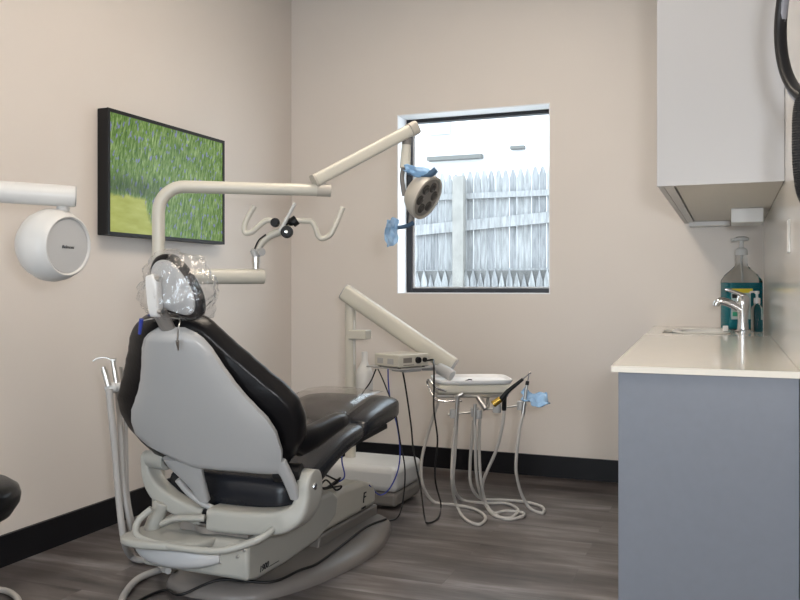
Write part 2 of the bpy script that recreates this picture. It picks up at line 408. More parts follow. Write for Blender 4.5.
# ---------------------------------------------------------------- television
tv0, tv1, tz0, tz1 = 3.098, 4.055, 1.36, 1.945
T = thing('wall_television', 'black flat television on left wall showing green reeds and a pond', 'television', (UL, (tv0 + tv1) / 2, tz0))
b = bm_(); box(b, (UL + .001, tv0, tz0), (UL + .056, tv1, tz1)); obj('casing', b, blackp, T, bevel=.004)
b = bm_(); bz = .016
for lo, hi in (((tv0, tz0), (tv1, tz0 + bz)), ((tv0, tz1 - bz), (tv1, tz1)), ((tv0, tz0 + bz), (tv0 + bz, tz1 - bz)), ((tv1 - bz, tz0 + bz), (tv1, tz1 - bz))):
    box(b, (UL + .056, lo[0], lo[1]), (UL + .063, hi[0], hi[1]))
obj('bezel', b, blackp, T)
b = bm_(); box(b, (UL + .0562, tv0 + bz, tz0 + bz), (UL + .058, tv1 - bz, tz1 - bz)); obj('screen', b, screenm, T, flat=True)

# ---------------------------------------------------------------- wall x-ray unit
zx = 2.9
E0, E1 = at(75, 196.5, zx), at(-75, 187, 2.72)
E2 = V((UL, E1.y + .02, E1.z))
X = thing('dental_xray_arm', 'white jointed arm with round grey-faced head on left wall beside television', 'x-ray machine', E2)
b = bm_(); d = (E1 - E0).normalized(); tube(b, [E0, E0 + d * .004, E1], .037, 28); obj('arm_tube', b, whitep, X, bevel=.003)
b = bm_(); tube(b, [E0 - d * .004, E0 + d * .001], .0345, 28); o = obj('end_cap', b, shellm, X, bevel=.002)
b = bm_(); tube(b, [E1 + V((0, 0, .05)), E1 - V((0, 0, .06))], .045, 24); tube(b, [E1, V((UL + .02, E1.y, E1.z))], .036, 20); box(b, (UL, E1.y - .09, E1.z - .16), (UL + .03, E1.y + .09, E1.z + .16)); obj('wall_bracket', b, whitep, X, bevel=.006)
hc = at(68.5, 246, zx - .05)                                # centre of the round face
n = V((.92 * ca + .39 * sa, .92 * sa - .39 * ca, -.06)).normalized()
b = bm_(); lathe(b, [(.002, -.175), (.05, -.172), (.085, -.155), (.112, -.12), (.124, -.085), (.125, -.06), (.118, -.03), (.104, 0), (.099, .003), (.094, 0), (.092, -.006), (.001, -.006)], hc, n, 44); obj('xray_head', b, whitep, X)
b = bm_(); lathe(b, [(.001, -.0058), (.0915, -.0058), (.0915, -.003), (.001, -.003)], hc, n, 44); o = obj('face_disc', b, facegrey, X)
xx = V((0, 0, 1)).cross(n).normalized(); yy = n.cross(xx)
M = basis(hc + n * -.002 + xx * .0 - yy * .004, xx, yy); text('lettering', 'Belmont', .016, inkm, M, o, shear=.25)
b = bm_(); nk = at(63, 212, zx); tube(b, [V((nk.x, nk.y, E0.z - .015)), V((nk.x, nk.y, hc.z + .09))], .017, 18); lathe(b, [(.022, 0), (.022, .012), (.017, .02)], V((nk.x, nk.y, E0.z - .05))); obj('swivel', b, whitep, X)

# ---------------------------------------------------------------- the dental chair
ch = thing('dental_chair', 'pale grey dental chair with black upholstery, seen from behind its backrest', 'dental chair', CO, rotz=TH)
ol = spline([(-.36, .19, 0), (-.30, .09, 0), (-.15, .06, 0), (.05, .11, 0), (.16, .3, 0), (.215, .55, 0), (.225, .78, 0), (.19, .97, 0), (.11, 1.18, 0), (-.05, 1.26, 0), (-.25, 1.22, 0), (-.38, 1.0, 0), (-.42, .6, 0)], 5, True)
c = V((-.09, .65, 0)); rows = []
for h, k in ((.001, 0), (.012, .0), (.028, -.008), (.042, -.03), (.05, -.075), (.052, -.12)):
    rows.append([p + (p - c).normalized() * k + V((0, 0, h)) for p in ol])
b = bm_(); loft(b, rows); obj('base_plate', b, platem, ch, True)
def side(b, prof, r0, r1): prism(b, [(r0, f, h) for f, h in prof], (r1 - r0, 0, 0))
b = bm_(); side(b, [(.60, .045), (.62, .095), (1.18, .095), (1.18, .045)], -.34, .045); o = obj('base_skirt', b, greyband, ch, True, bevel=.008); 
b = bm_(); side(b, [(.625, .0951), (.79, .245), (.86, .243), (1.05, .23), (1.15, .2), (1.178, .16), (1.18, .0951)], -.335, .04); o = obj('base_cover', b, enam, ch, True, bevel=.022)
Lr = basis(L(.0425, 1.04, .155), L(0, 1, 0) - L(0, 0, 0), V((0, 0, 1)))
text('logo', 'F', .066, inkm, Lr, o, .0015, .2)
text('lettering', 'FOREST', .013, inkm, basis(L(.0425, 1.035, .112), L(0, 1, 0) - L(0, 0, 0), V((0, 0, 1))), o, .0012)
b = bm_(); side(b, [(-.062, .142), (-.062, .255), (-.04, .27), (.28, .305), (.55, .305), (.60, .27), (.58, .2), (.44, .145), (.2, .128), (.0, .128)], -.30, .14); o = obj('lift_arm', b, chairw, ch, True, bevel=.014)
text('lettering', '1900', .03, inkm, basis(L(.1415, .035, .16), L(0, 1, .06) - L(0, 0, 0), V((0, 0, 1))), o, .001, .3)
b = bm_(); box(b, (.1401, .07, .151), (.1412, .135, .1535)); obj('lettering_rule', b, inkm, o, True)
for q in ((.10, .22), (.125, .245), (.03, .19)):
    b = bm_(); lathe(b, [(.006, 0), (.005, .002), (.001, .003)], V((q[0], -.0622, q[1])), V((0, -1, 0)), 12); obj('screw', b, steel, o, True)
b = bm_(); rows = []
for i in range(15):
    t = i / 14; r = -.315 + .345 * t; k = math.sin(PI * min(1, max(0, (t * .92 + .05)))) ** .45
    rows.append(sup(V((r, -.07 + .03 * (1 - k), .205 - .02 * t * 0)), V((0, 1, 0)), V((0, 0, 1)), .055 * k, .045 * k, 18, .7))
loft(b, rows); o = obj('rear_bumper', b, facegrey, ch, True)
ol = spline([(-.325, -.10, 0), (-.30, -.17, 0), (-.2, -.19, 0), (-.05, -.15, 0), (.0, -.09, 0), (-.02, .0, 0), (-.2, .03, 0), (-.31, .0, 0)], 4, True)
b = bm_(); cushion(b, [p + V((0, 0, .243)) for p in ol], (0, 0, .026), .008); obj('rear_bracket_plate', b, chairw, ch, True)
b = bm_(); tube(b, [(-.225, -.10, .355), (-.265, -.12, .315), (-.255, -.14, .275), (-.18, -.155, .262), (-.06, -.16, .258), (.08, -.15, .262), (.17, -.12, .285), (.22, -.08, .31), (.235, -.03, .335)], .012, 12, 5); obj('guard_rail', b, chairw, ch, True)
b = bm_(); tube(b, [(-.27, -.05, .26), (-.235, -.03, .36)], .028, 14); tube(b, [(.13, .02, .27), (.13, .02, .34)], .022, 14); tube(b, [(-.05, .06, .27), (-.05, .06, .34)], .05, 16); box(b, (-.2, .0, .29), (.1, .35, .33)); obj('tilt_column', b, chairw, ch, True, bevel=.005)
b = bm_(); tube(b, [(-.04, .02, .278), (-.04, .02, .30)], .075, 24); box(b, (-.16, -.03, .275), (.12, .02, .315)); obj('swivel_bearing', b, greyband, ch, True)
# yoke arms
def yoke(sgn):
    if sgn > 0: P = [(-.03, .325), (.08, .326), (.17, .332), (.25, .345), (.305, .375), (.326, .425), (.328, .475), (.328, .515)]
    else: P = [(-.07, .322), (-.142, .338), (-.217, .364), (-.285, .405), (-.322, .45), (-.335, .495), (-.335, .525)]
    Q = spline([V((r, 0, h)) for r, h in P], 5); rows = []
    for i, p in enumerate(Q):
        d = (Q[min(i + 1, len(Q) - 1)] - Q[max(i - 1, 0)]).normalized(); nx = V((0, 1, 0)).cross(d)
        t = i / (len(Q) - 1); k = min(1, max(0, (t - .45) / .3)); a = (.04 if sgn > 0 else .031) * (1 - k) + (.025 if sgn > 0 else .017) * k; bb = (.056 if sgn > 0 else .036) - .002 * k
        if t > .8: bb *= math.sqrt(max(.02, 1 - ((t - .8) / .2) ** 2))
        rows.append(sup(p + V((0, .02 * k, 0)), nx, V((0, 1, 0)), a, bb, 24, .35))
    b = bm_(); loft(b, rows); return obj('yoke_arm', b, chairw, ch, True)
ya = yoke(1); yl = yoke(-1)
b = bm_(); box(b, (-.1, -.03, .30), (-.0, .05, .352)); obj('yoke_joint', b, blackp, ch, True, bevel=.004)
b = bm_(); tube(b, [(-.2, -.07, .30), (-.14, -.075, .325), (-.05, -.07, .335), (-.03, -.065, .335)], .012, 12, 4, 1.5); obj('release_lever', b, chairw, ch, True)
b = bm_(); lathe(b, [(.012, 0), (.011, .004), (.001, .006)], V((.3525, .01, .462)), V((1, 0, 0)), 16); obj('bolt', b, chrome, ya, True)
for s in (-1, 1):
    b = bm_(); tube(b, [(s * .22, -.02, .505), (s * .31, .0, .505)], .032, 20); tube(b, [(s * .217, -.022, .505), (s * .222, -.02, .505)], .018, 16); obj('pivot', b, chairw if s < 0 else blackp, ch, True, bevel=.004)
    if s < 0:
        b = bm_(); tube(b, [(-.2135, -.024, .505), (-.2225, -.02, .505)], .017, 16); obj('pivot_cap', b, greyband, ch, True)
# backrest frame: up and normal
LEAN = math.radians(26)
P0 = V((.015, -.02, .42)); UPV = V((0, -math.sin(LEAN), math.cos(LEAN))); NRM = V((0, math.cos(LEAN), math.sin(LEAN)))
def BK(r, u, n): return P0 + V((r, 0, 0)) + UPV * u + NRM * n
def interp(tab, u):
    for (a, x), (c_, y) in zip(tab, tab[1:]):
        if a <= u <= c_:
            t = (u - a) / (c_ - a); t = t * t * (3 - 2 * t) * .35 + t * .65; return x + (y - x) * t
    return tab[-1][1] if u > tab[-1][0] else tab[0][1]
shell_t = [(.09, .235), (.13, .27), (.2, .288), (.27, .286), (.32, .268), (.36, .238), (.41, .203), (.455, .178), (.515, .152), (.565, .133), (.6, .112), (.625, .083), (.638, .05)]
pad_t = [(.10, .255), (.15, .30), (.21, .335), (.27, .347), (.33, .338), (.38, .305), (.43, .262), (.48, .225), (.53, .185), (.57, .158), (.60, .135), (.625, .108), (.642, .08), (.652, .05), (.655, .03)]
PCU = lambda u: -.02 - .036 * max(0, min(1, (u - .38) / .2))
b = bm_(); rows = []
us = [.112 + i * (.638 - .112) / 30 for i in range(31)]
for i, u in enumerate(us):
    hw = interp(shell_t, u); pts = []
    K = 16
    ed = .5 if i in (0, 30) else 1
    def lift(a): return max(0, 1 - i / 7) * .105 * max(0, -a - .25)
    for k in range(K + 1):                  # outer (rear) side
        a = -1 + 2 * k / K; pts.append(BK(a * hw, u + lift(a), -.012 - .03 * (1 - a * a) ** .6 * ed))
    for k in range(K + 1):
        a = 1 - 2 * k / K; pts.append(BK(a * hw * .985, u + lift(a), .004))
    rows.append(pts)
loft(b, rows); sh = obj('backrest_shell', b, shellm, ch, True, angle=55)
b = bm_(); rows = []
us = [.10 + i * (.655 - .10) / 34 for i in range(35)]
for i, u in enumerate(us):
    hw = interp(pad_t, u); t = i / 34
    endk = min(1, (math.sin(PI * min(1, max(.0, .03 + .94 * t))) * 4)) ** .5
    n0 = .005; pts = []
    th = (.075) * endk; K = 20
    for k in range(K + 1):
        a = -1 + 2 * k / K; w_ = abs(a) ** 3 * .03
        pts.append(BK(PCU(u) + a * hw, u, n0 + w_ - .0))
    for k in range(1, 6):
        q = PI * k / 6; pts.append(BK(PCU(u) + hw + .018 * math.sin(q), u, n0 + .03 + th * .5 * (1 - math.cos(q))))
    for k in range(K + 1):
        a = 1 - 2 * k / K; pts.append(BK(PCU(u) + a * hw, u, n0 + th + .03 * abs(a) ** 2))
    for k in range(1, 6):
        q = PI * k / 6; pts.append(BK(PCU(u) - hw - .018 * math.sin(q), u, n0 + .03 + th * .5 * (1 + math.cos(q))))
    rows.append(pts)
loft(b, rows); obj('back_cushion', b, vinyl, ch, True, angle=70)
# shell legs and lower rim round the opening
b = bm_(); loft(b, [sup(BK(r, u, -.015), V((1, 0, 0)), NRM, w_, .014, 16, .6) for r, u, w_ in ((-.12, .135, .078), (-.115, .10, .07), (-.098, .055, .047), (-.085, .01, .03), (-.08, -.035, .02))])
obj('shell_leg', b, shellm, sh, True)
b = bm_(); loft(b, [sup(BK(r, u, -.003), V((1, 0, 0)), NRM, w_, .012, 16, .6) for r, u, w_ in ((.258, .16, .03), (.278, .10, .022), (.285, .05, .02), (.286, .01, .016))])
obj('shell_leg', b, shellm, sh, True)
b = bm_(); tube(b, [BK(-.16, .05, -.022), BK(-.13, -.01, -.02), BK(-.08, -.05, -.02), BK(-.02, -.075, -.015), (.08, .0, .355)], .011, 10, 5); obj('shell_rim', b, shellm, sh, True)
# cushions of seat and leg rest
def seatrow(f, top, bot, hw, e=.42, n=28): return sup(V((0, f, (top + bot) / 2)), V((1, 0, 0)), V((0, 0, 1)), hw, (top - bot) / 2, n, e)
b = bm_(); loft(b, [seatrow(*q) for q in ((.02, .44, .37, .2), (.03, .468, .352, .25), (.06, .478, .35, .262), (.18, .49, .382, .265), (.30, .525, .432, .262), (.42, .555, .472, .258), (.52, .566, .49, .252), (.6, .574, .5, .246), (.625, .572, .506, .24), (.632, .56, .515, .23))]); obj('seat_cushion', b, seatvinyl, ch, True, angle=60)
b = bm_(); loft(b, [seatrow(*q) for q in ((.6325, .56, .515, .23), (.638, .575, .506, .241), (.66, .586, .503, .245), (.74, .604, .508, .243), (.86, .624, .516, .24), (.96, .634, .522, .234), (1.02, .632, .528, .224), (1.06, .62, .536, .206), (1.08, .6, .552, .18))]); obj('leg_cushion', b, seatvinyl, ch, True, angle=60)
b = bm_(); loft(b, [sup(V((.0, f, h)), V((1, 0, 0)), V((0, 0, 1)), .2, .02, 16, .5) for f, h in ((.1, .36), (.3, .42), (.6, .485), (.95, .507))]); box(b, (-.12, .15, .30), (.08, .34, .38)); obj('seat_pan', b, blackp, ch, True)
for s in (-1, 1):
    b = bm_(); rows = []
    for f, h, a, bb in ((-.03, .60, .018, .025), (0.0, .60, .034, .044), (.1, .607, .036, .043), (.2, .62, .036, .036), (.27, .63, .036, .032), (.315, .634, .034, .028), (.335, .634, .02, .016)):
        rows.append(sup(V((s * .292, f, h)), V((1, 0, 0)), V((0, -.2, 1)).normalized(), a, bb, 18, .8))
    loft(b, rows); obj('armrest', b, vinyl, ch, True)
# headrest
zh = 2.58
HD = V((0, 1, .0))
hp = [(147, 300), (145, 282), (146, 268), (153, 258), (165, 254.5), (177, 258), (189, 269), (199, 283), (205, 297), (206, 309), (202, 317), (193, 320), (178, 317), (162, 313), (150, 309)]
inv = MCH.inverted()
def hpt(x, y, dn=0):
    p = inv @ at(x, y, zh); p.y = p.y * 0 + HY0 + dn + (p.z - 1.02) * -.12; return p
HY0 = (inv @ at(175, 285, zh)).y
o2 = spline([hpt(*q) for q in hp], 4, True)
cen = sum(o2, V()) / len(o2)
o2 = [V((cen.x + (p.x - cen.x) * 1.07, p.y, p.z)) for p in o2]
# correct to the same apparent outline after flattening the depth
b = bm_(); cushion(b, o2, (0, .045, .006), .014, .004); hr = obj('headrest_cushion', b, vinyl, ch, True)
ip = [cen + (p - cen) * .84 + V((.003, 0, .001)) for p in o2]
b = bm_(); cushion(b, [p + V((0, -.012, 0)) for p in ip], (0, .014, 0), .006, .003); obj('headrest_panel', b, shellm, ch, True)
b = bm_()
br = [hpt(x, y) for x, y in ((152, 276), (160, 274), (166, 279), (166, 308), (164, 317), (154, 317), (151, 306), (151, 282))]
cushion(b, [p + V((0, -.045, 0)) for p in br], (0, .03, 0), .008); obj('headrest_bracket', b, whitep, ch, True)
b = bm_(); p0 = hpt(160, 310); tube(b, [p0 + V((0, -.02, 0)), BK(-.01, .62, .0)], .02, 14, 0, 1.2); obj('headrest_stem', b, greyband, ch, True)
for py, pr in ((279, .008), (311, .009)):
    p1 = hpt(164, py); b = bm_(); tube(b, [p1 + V((-.01, -.035, 0)), p1 + V((.016, -.035, -.001))], pr, 12); obj('headrest_pivot', b, steel, ch, True)

# clear bag over the headrest
cw = MCH @ cen
b = bm_(); bmesh.ops.create_icosphere(b, subdivisions=5, radius=1)
for v in b.verts:
    d = v.co.normalized(); s = 1 + .16 * noise.noise(d * 2.6 + V((3, 1, 0))) + .09 * noise.noise(d * 7) + .04 * noise.noise(d * 15)
    v.co = V((d.x * .135 * s, d.y * .075 * s + .03, d.z * .118 * s))
    if v.co.z < -.085: v.co.z = -.085 + (v.co.z + .085) * .2
    v.co = MCH @ (cen + v.co)
tag(obj('headrest_cover', b, filmm, angle=180), 'crinkled clear plastic bag pulled over the black headrest', 'plastic cover')
# clear sheet over the leg rest
b = bm_(); rows = []
nu, nv = 24, 18
g = [[None] * (nv + 1) for _ in range(nu + 1)]
for i in range(nu + 1):
    for j in range(nv + 1):
        a = i / nu * 2 - 1; t = j / nv; f = .40 + .62 * t
        top = interp([(.4, .552), (.52, .568), (.63, .585), (.74, .606), (.86, .626), (.96, .637), (1.03, .64)], f)
        h = top + .012 + .04 * (max(0, 1 - a * a)) ** .7 * (1 - .85 * abs(2 * t - 1) ** 3) + .004 * noise.noise(V((a * 4, t * 5, 0)))
        g[i][j] = b.verts.new(MCH @ V((-.03 + a * (.2 - .02 * t), f, h)))
for i in range(nu):
    for j in range(nv): b.faces.new((g[i][j], g[i + 1][j], g[i + 1][j + 1], g[i][j + 1]))
o = obj('plastic_sheet', b, toefilm, angle=180); sm = o.modifiers.new('solid', 'SOLIDIFY'); sm.thickness = .001
tag(o, 'bowed clear plastic sheet lying over the black leg rest', 'plastic cover')
# bib chain
bc = thing('bib_chain', 'thin bib chain with blue clip and metal clip hanging on the backrest top', 'bib chain', L(.0, -.33, 1.0))
def onback(x, y, n):        # point on the backrest plane
    r0 = at(x, y, 1) - V((0, 0, HC)); o0 = V((0, 0, HC)); nw = (MCH.to_3x3() @ NRM); p0 = MCH @ BK(0, 0, n)
    return o0 + r0 * ((p0 - o0).dot(nw) / r0.dot(nw))
b = bm_(); tube(b, [onback(142, 321, -.02), onback(150, 319, .0), onback(165, 317, .03), onback(176, 318.5, .02), onback(180, 320.5, -.025), onback(178.5, 328, -.052), onback(177.5, 342, -.054)], .0022, 8, 6); obj('chain', b, steel, bc)
b = bm_(); tube(b, [onback(141.5, 319, -.022), onback(139.5, 334, -.035)], .007, 10, 0, 1.0, taper=.005); o = obj('clip', b, bluecab, bc); o['label'] = 'blue clip'
b = bm_(); tube(b, [onback(177.6, 341, -.054), onback(178.4, 350, -.052)], .005, 10, 0, 1.2, taper=.002); o = obj('clip', b, steel, bc); o['label'] = 'metal clip'

# ---------------------------------------------------------------- operatory light on its pole
pp = at(158.5, 287, 3.27); zA = HC + (287 - 186) / F * 3.27
LT = thing('operatory_light', 'cream dental light on a bent pole with jointed arm in front of window', 'dental light', V((pp.x, pp.y, .3)))
a1 = at(330, 188.5, 3.42); a1.z = zA
dirn = (a1 - V((pp.x, pp.y, zA))).normalized()
b = bm_(); R = .10
path = [V((pp.x, pp.y, .27)), V((pp.x, pp.y, zA - R - .0))] + [V((pp.x, pp.y, zA - R)) + dirn * (R - R * math.cos(q)) + V((0, 0, R * math.sin(q))) for q in [PI / 2 * i / 8 for i in range(1, 9)]] + [a1]
tube(b, path, .0245, 18); obj('pole', b, enam, LT)
b = bm_(); p_ = inv @ V((pp.x, pp.y, .3)); tube(b, [MCH @ V((p_.x, p_.y, .285)), MCH @ V((-.27, p_.y, .285))], .026, 14); obj('pole_bracket', b, chairw, LT)
b = bm_(); tube(b, [a1 - dirn * .055, a1 + dirn * .002], .0262, 18); obj('end_sleeve', b, bark, LT)
s0 = at(322, 177, 3.41); s1 = at(410, 130.5, 3.6)
b = bm_(); tube(b, [V((s0.x, s0.y, zA + .015)), V((s0.x, s0.y, s0.z))], .016, 16); obj('pivot', b, steel, LT)
sd = (s1 - s0).normalized()
b = bm_(); tube(b, [s0 - sd * .035, s1 + sd * .0], .026, 16, 0, .85, e=.55); o = obj('spring_arm', b, enam, LT, bevel=.003)
b = bm_(); tube(b, [s1 - sd * .004, s1 + sd * .035], .03, 16, 0, .95, e=.6); obj('arm_cap', b, bark, LT, bevel=.003)
b = bm_(); tube(b, [s0 - sd * .042, s0 - sd * .033], .028, 16, 0, .9, e=.6); obj('arm_cap', b, bark, LT)
b = bm_(); q = [at(407, 138, 3.6), at(406.5, 146, 3.6)]; tube(b, q, .02, 14); obj('swivel', b, greyband, LT)
b = bm_(); tube(b, [at(406.5, 145, 3.6), at(406, 152, 3.6), at(405, 168, 3.6)], .019, 16, 0, 1.05, e=.7, taper=.023); obj('drop_link', b, enam, LT)
b = bm_(); tube(b, [at(404, 166, 3.61), at(402, 178, 3.62), at(404.5, 196, 3.63)], .01, 12, 4); obj('fork', b, greyband, LT)
hcen = at(427, 198, 3.55)
ax = V((.77 * ca + .47 * sa, .77 * sa - .47 * ca, -.47)).normalized()
b = bm_(); lathe(b, [(.001, -.09), (.04, -.086), (.07, -.068), (.09, -.04), (.098, -.01), (.097, .004), (.088, .006), (.084, -.004), (.001, -.004)], hcen, ax, 40); hd = obj('lamp_head', b, bark, LT)
b = bm_(); lathe(b, [(.083, -.0035), (.083, .0), (.001, .0)], hcen, ax, 40); o = obj('lamp_face', b, greyband, hd)
fx, fy = frame(ax)
for k in range(6):
    q = PI / 3 * k + .3; c_ = hcen + fx * (.05 * math.cos(q)) + fy * (.05 * math.sin(q))
    b = bm_(); lathe(b, [(.022, 0), (.021, .004), (.014, .006), (.010, .002), (.001, .0)], c_, ax, 18); obj('lens', b, lens, hd)
b = bm_(); tube(b, [at(409, 172, 3.56), at(420, 174.5, 3.52), at(430, 174, 3.5), at(436, 169.5, 3.49)], .014, 12, 5, 1.0); o = obj('handle', b, bluedark, LT); o['label'] = 'upper slate blue handle'
b = bm_(); tube(b, [at(413, 223, 3.6), at(405, 226.5, 3.58), at(386, 229, 3.54)], .011, 12, 5, taper=.007); o = obj('handle', b, bluedark, LT); o['label'] = 'lower slate blue handle'
b = bm_(); tube(b, [at(412, 213, 3.6), at(411, 225, 3.61)], .012, 10); obj('handle_stem', b, greyband, LT)
def crumple(name, pts, rx, label, m=bluefilm, amp=.012, seed=0.):
    b = bm_(); n_, k_ = 14, 14; c0, u, v_ = pts; g = []
    for i in range(n_ + 1):
        row = []
        for j in range(k_ + 1):
            a, t = i / n_ * 2 - 1, j / k_ * 2 - 1
            s = math.sqrt(max(1e-4, 1 - .38 * a * a * t * t))*(1 + .22 * noise.noise(V((a * 2, t * 2, seed + 5))))
            nn = u.cross(v_).normalized()
            row.append(b.verts.new(c0 + u * (a * s) + v_ * (t * s) + nn * (amp * noise.noise(V((a * 2.3, t * 2.3, seed))) + amp * 1.3 * abs(a) * abs(t))))
        g.append(row)
    for i in range(n_):
        for j in range(k_): b.faces.new((g[i][j], g[i + 1][j], g[i + 1][j + 1], g[i][j + 1]))
    o = obj(name, b, m, angle=180); s_ = o.modifiers.new('solid', 'SOLIDIFY'); s_.thickness = .0012
    tag(o, label, 'plastic cover', 'blue barrier films'); return o
crumple('barrier_film', (at(418, 172.5, 3.49), at(432, 175, 3.5) - at(418, 172.5, 3.49), at(419, 178, 3.5) - at(418, 172.5, 3.48)), 1, 'pale blue plastic film wrapped on upper handle of dental light', seed=1.)
crumple('barrier_film', (at(390.5, 232, 3.51), at(390.5, 246, 3.52) - at(390.5, 232, 3.51), at(397, 230, 3.54) - at(390.5, 232, 3.51)), 1, 'pale blue plastic film hanging from lower handle of dental light', seed=4.)

# ---------------------------------------------------------------- monitor mount with handles
zm = 3.45
mt = thing('monitor_arm', 'cream tube with bare handlebar bracket below right of the television', 'mounting arm', at(160, 276, 3.27))
b = bm_(); pA, pB = at(158.5, 276.5, 3.27), at(264, 276.5, zm); dd = (pB - pA).normalized(); tube(b, [pA + dd * .03, pB], .031, 22); obj('arm_tube', b, enam, mt, bevel=.003)
b = bm_(); tube(b, [V((pA.x, pA.y, pA.z - .035)), V((pA.x, pA.y, pA.z + .035))], .034, 20); obj('pole_collar', b, enam, mt, bevel=.003)
pz = 3.44
b = bm_(); tube(b, [at(256, 271, pz), at(256, 263, pz)], .014, 16); tube(b, [at(256, 263.6, pz), at(256, 262.8, pz)], .0175, 16); tube(b, [at(256, 262.5, pz), at(256, 257, pz)], .017, 16); obj('swivel_pin', b, steel, mt)
b = bm_(); tube(b, [at(254, 252, pz + .03), at(262, 252, pz - .03)], .016, 14); tube(b, [at(253.5, 250, pz), at(257, 258, pz)], .016, 12); obj('hinge_block', b, shellm, mt)
b = bm_(); tube(b, [at(257, 252, pz), at(262, 243, pz), at(270, 236, pz), at(282, 231, pz), at(290, 229, pz)], .013, 12, 5, 1.3, taper=.018); obj('curved_link', b, enam, mt)
b = bm_(); tube(b, [at(254.5, 249, pz - .02), at(259, 240, pz - .02), at(266, 234.5, pz - .02)], .0035, 8, 5); obj('link_cable', b, blackp, mt)
def blob(x, y, z, rx, ry, rz, m, nm):
    b = bm_(); bmesh.ops.create_icosphere(b, subdivisions=3, radius=1); p = at(x, y, z)
    for v in b.verts: v.co = p + V((v.co.x * rx, v.co.y * ry, v.co.z * rz))
    return obj(nm, b, m, mt)
b = bm_(); pk = at(275, 222.5, pz - .02); ax2 = (at(281, 224, pz + .05) - at(275, 222, pz - .02)).normalized(); lathe(b, [(.001, -.012), (.016, -.011), (.019, -.004), (.019, .008), (.014, .014)], pk, ax2, 14); obj('knob', b, blackp, mt)
b = bm_(); pk = at(287, 232, pz - .03); ax3 = at(285, 231, pz - .1) - at(287, 232, pz); lathe(b, [(.001, .026), (.02, .024), (.025, .014), (.025, -.01), (.02, -.016), (.001, -.017)], pk, ax3, 22); obj('clamp_wheel', b, blackp, mt)
b = bm_(); lathe(b, [(.001, .031), (.007, .030), (.008, .02)], pk, ax3, 12); obj('wheel_bolt', b, chrome, mt)
b = bm_(); tube(b, [at(292, 223, pz), at(297, 219.5, pz)], .021, 18); tube(b, [at(286, 222, pz + .01), at(293, 222, pz)], .016, 14); obj('clamp_ring', b, blackp, mt, bevel=.003)
b = bm_(); tube(b, [at(280, 231, pz - .03), at(287.5, 217.5, pz - .04), at(295, 203, pz - .05)], .0075, 12); obj('lever_rod', b, whitep, mt, bevel=.002)
b = bm_(); tube(b, [at(275, 221, pz), at(267, 220.5, pz), at(260, 225, pz), at(252, 232, pz), at(246, 233, pz), at(244.3, 229, pz), at(246.5, 220, pz), at(254.5, 206, pz)], .0115, 14, 6); obj('handlebar', b, enam, mt)
b = bm_(); tube(b, [at(296, 220.5, pz), at(306, 221, pz), at(312, 222, pz), at(315.5, 228, pz), at(318, 235.5, pz), at(322.5, 238.5, pz), at(330, 235, pz), at(335, 226, pz), at(343, 207, pz)], .0115, 14, 6); obj('handlebar', b, enam, mt)

# ---------------------------------------------------------------- assistant instruments at the far left
az = 3.3
p_end = at(110, 388.5, az)
As = thing('assistant_arm', 'white holder arm for suction tools left of the chair back', 'instrument holder', V((p_end.x, p_end.y, p_end.z - .02)))
b = bm_(); tube(b, [at(106.5, 390, az), at(118, 386, az)], .021, 16); tube(b, [at(117, 386.5, az), V((pp.x, pp.y, at(150, 385, 3.28).z))], .017, 16); tube(b, [V((pp.x, pp.y, at(150, 385, 3.28).z - .03)), V((pp.x, pp.y, at(150, 385, 3.28).z + .03))], .031, 18); obj('holder_arm', b, whitep, As, bevel=.004)
def hose(name, pts, r, m, label, cat, group=None, smooth=7, parent=None):
    b = bm_(); tube(b, pts, r, 10, smooth); o = obj(name, b, m, parent)
    if parent is None: tag(o, label, cat, group)
    return o
su = thing('suction_handpiece', 'short metal suction tip with thick grey hose, leftmost in the white holder', 'suction tool', at(106, 375, az))
b = bm_(); tube(b, [at(108.5, 386, az - .02), at(104.2, 370, az - .02)], .0125, 12); tube(b, [at(104.2, 371, az - .02), at(103.4, 367, az - .02)], .009, 12); obj('suction_body', b, steel, su)
b = bm_(); tube(b, [at(109, 389, az - .025), at(111, 410, az - .02), at(115, 450, az), at(119, 500, az), at(124, 540, az), fl(131, 556, .02), fl(143, 560, .02), fl(150, 553, .025), L(-.37, .15, .05)], .0132, 12, 6); obj('hose', b, ghose, su)
sv = thing('air_syringe', 'metal syringe with bent thin tip and grey hose behind the holder', 'syringe', at(115, 375, az))
b = bm_(); tube(b, [at(117, 384, az), at(112.5, 359, az)], .0115, 12, taper=.009); tube(b, [at(111, 360, az), at(116, 360, az)], .009, 10); obj('syringe_body', b, steel, sv)
b = bm_(); tube(b, [at(112, 359.5, az), at(104, 357.5, az), at(97, 358.5, az), at(93, 361.5, az)], .003, 8, 5); obj('tip', b, steel, sv)
b = bm_(); tube(b, [at(117, 384, az + .01), at(118.5, 402, az + .03), at(121, 440, az + .03), at(123, 480, az + .03), at(128, 515, az + .02), at(134, 540, 3.36), fl(141, 552, .02), L(-.37, .26, .06), L(-.34, .3, .06)], .011, 12, 6); obj('hose', b, ghose, sv)
sw = thing('saliva_ejector', 'slim grey saliva valve with hose, nearest to the chair back edge', 'suction tool', at(121, 378, az))
b = bm_(); tube(b, [at(123, 386, az + .04), at(121, 367, az + .04)], .007, 12); obj('valve_body', b, steel, sw)
b = bm_(); tube(b, [at(123, 387, az + .05), at(125.5, 410, az + .05), at(126, 450, az + .06), at(127, 490, az + .06), at(132, 520, az + .06), at(140, 541, 3.4), L(-.38, .42, .02), L(-.33, .5, .06)], .009, 12, 6); obj('hose', b, ghose, sw)

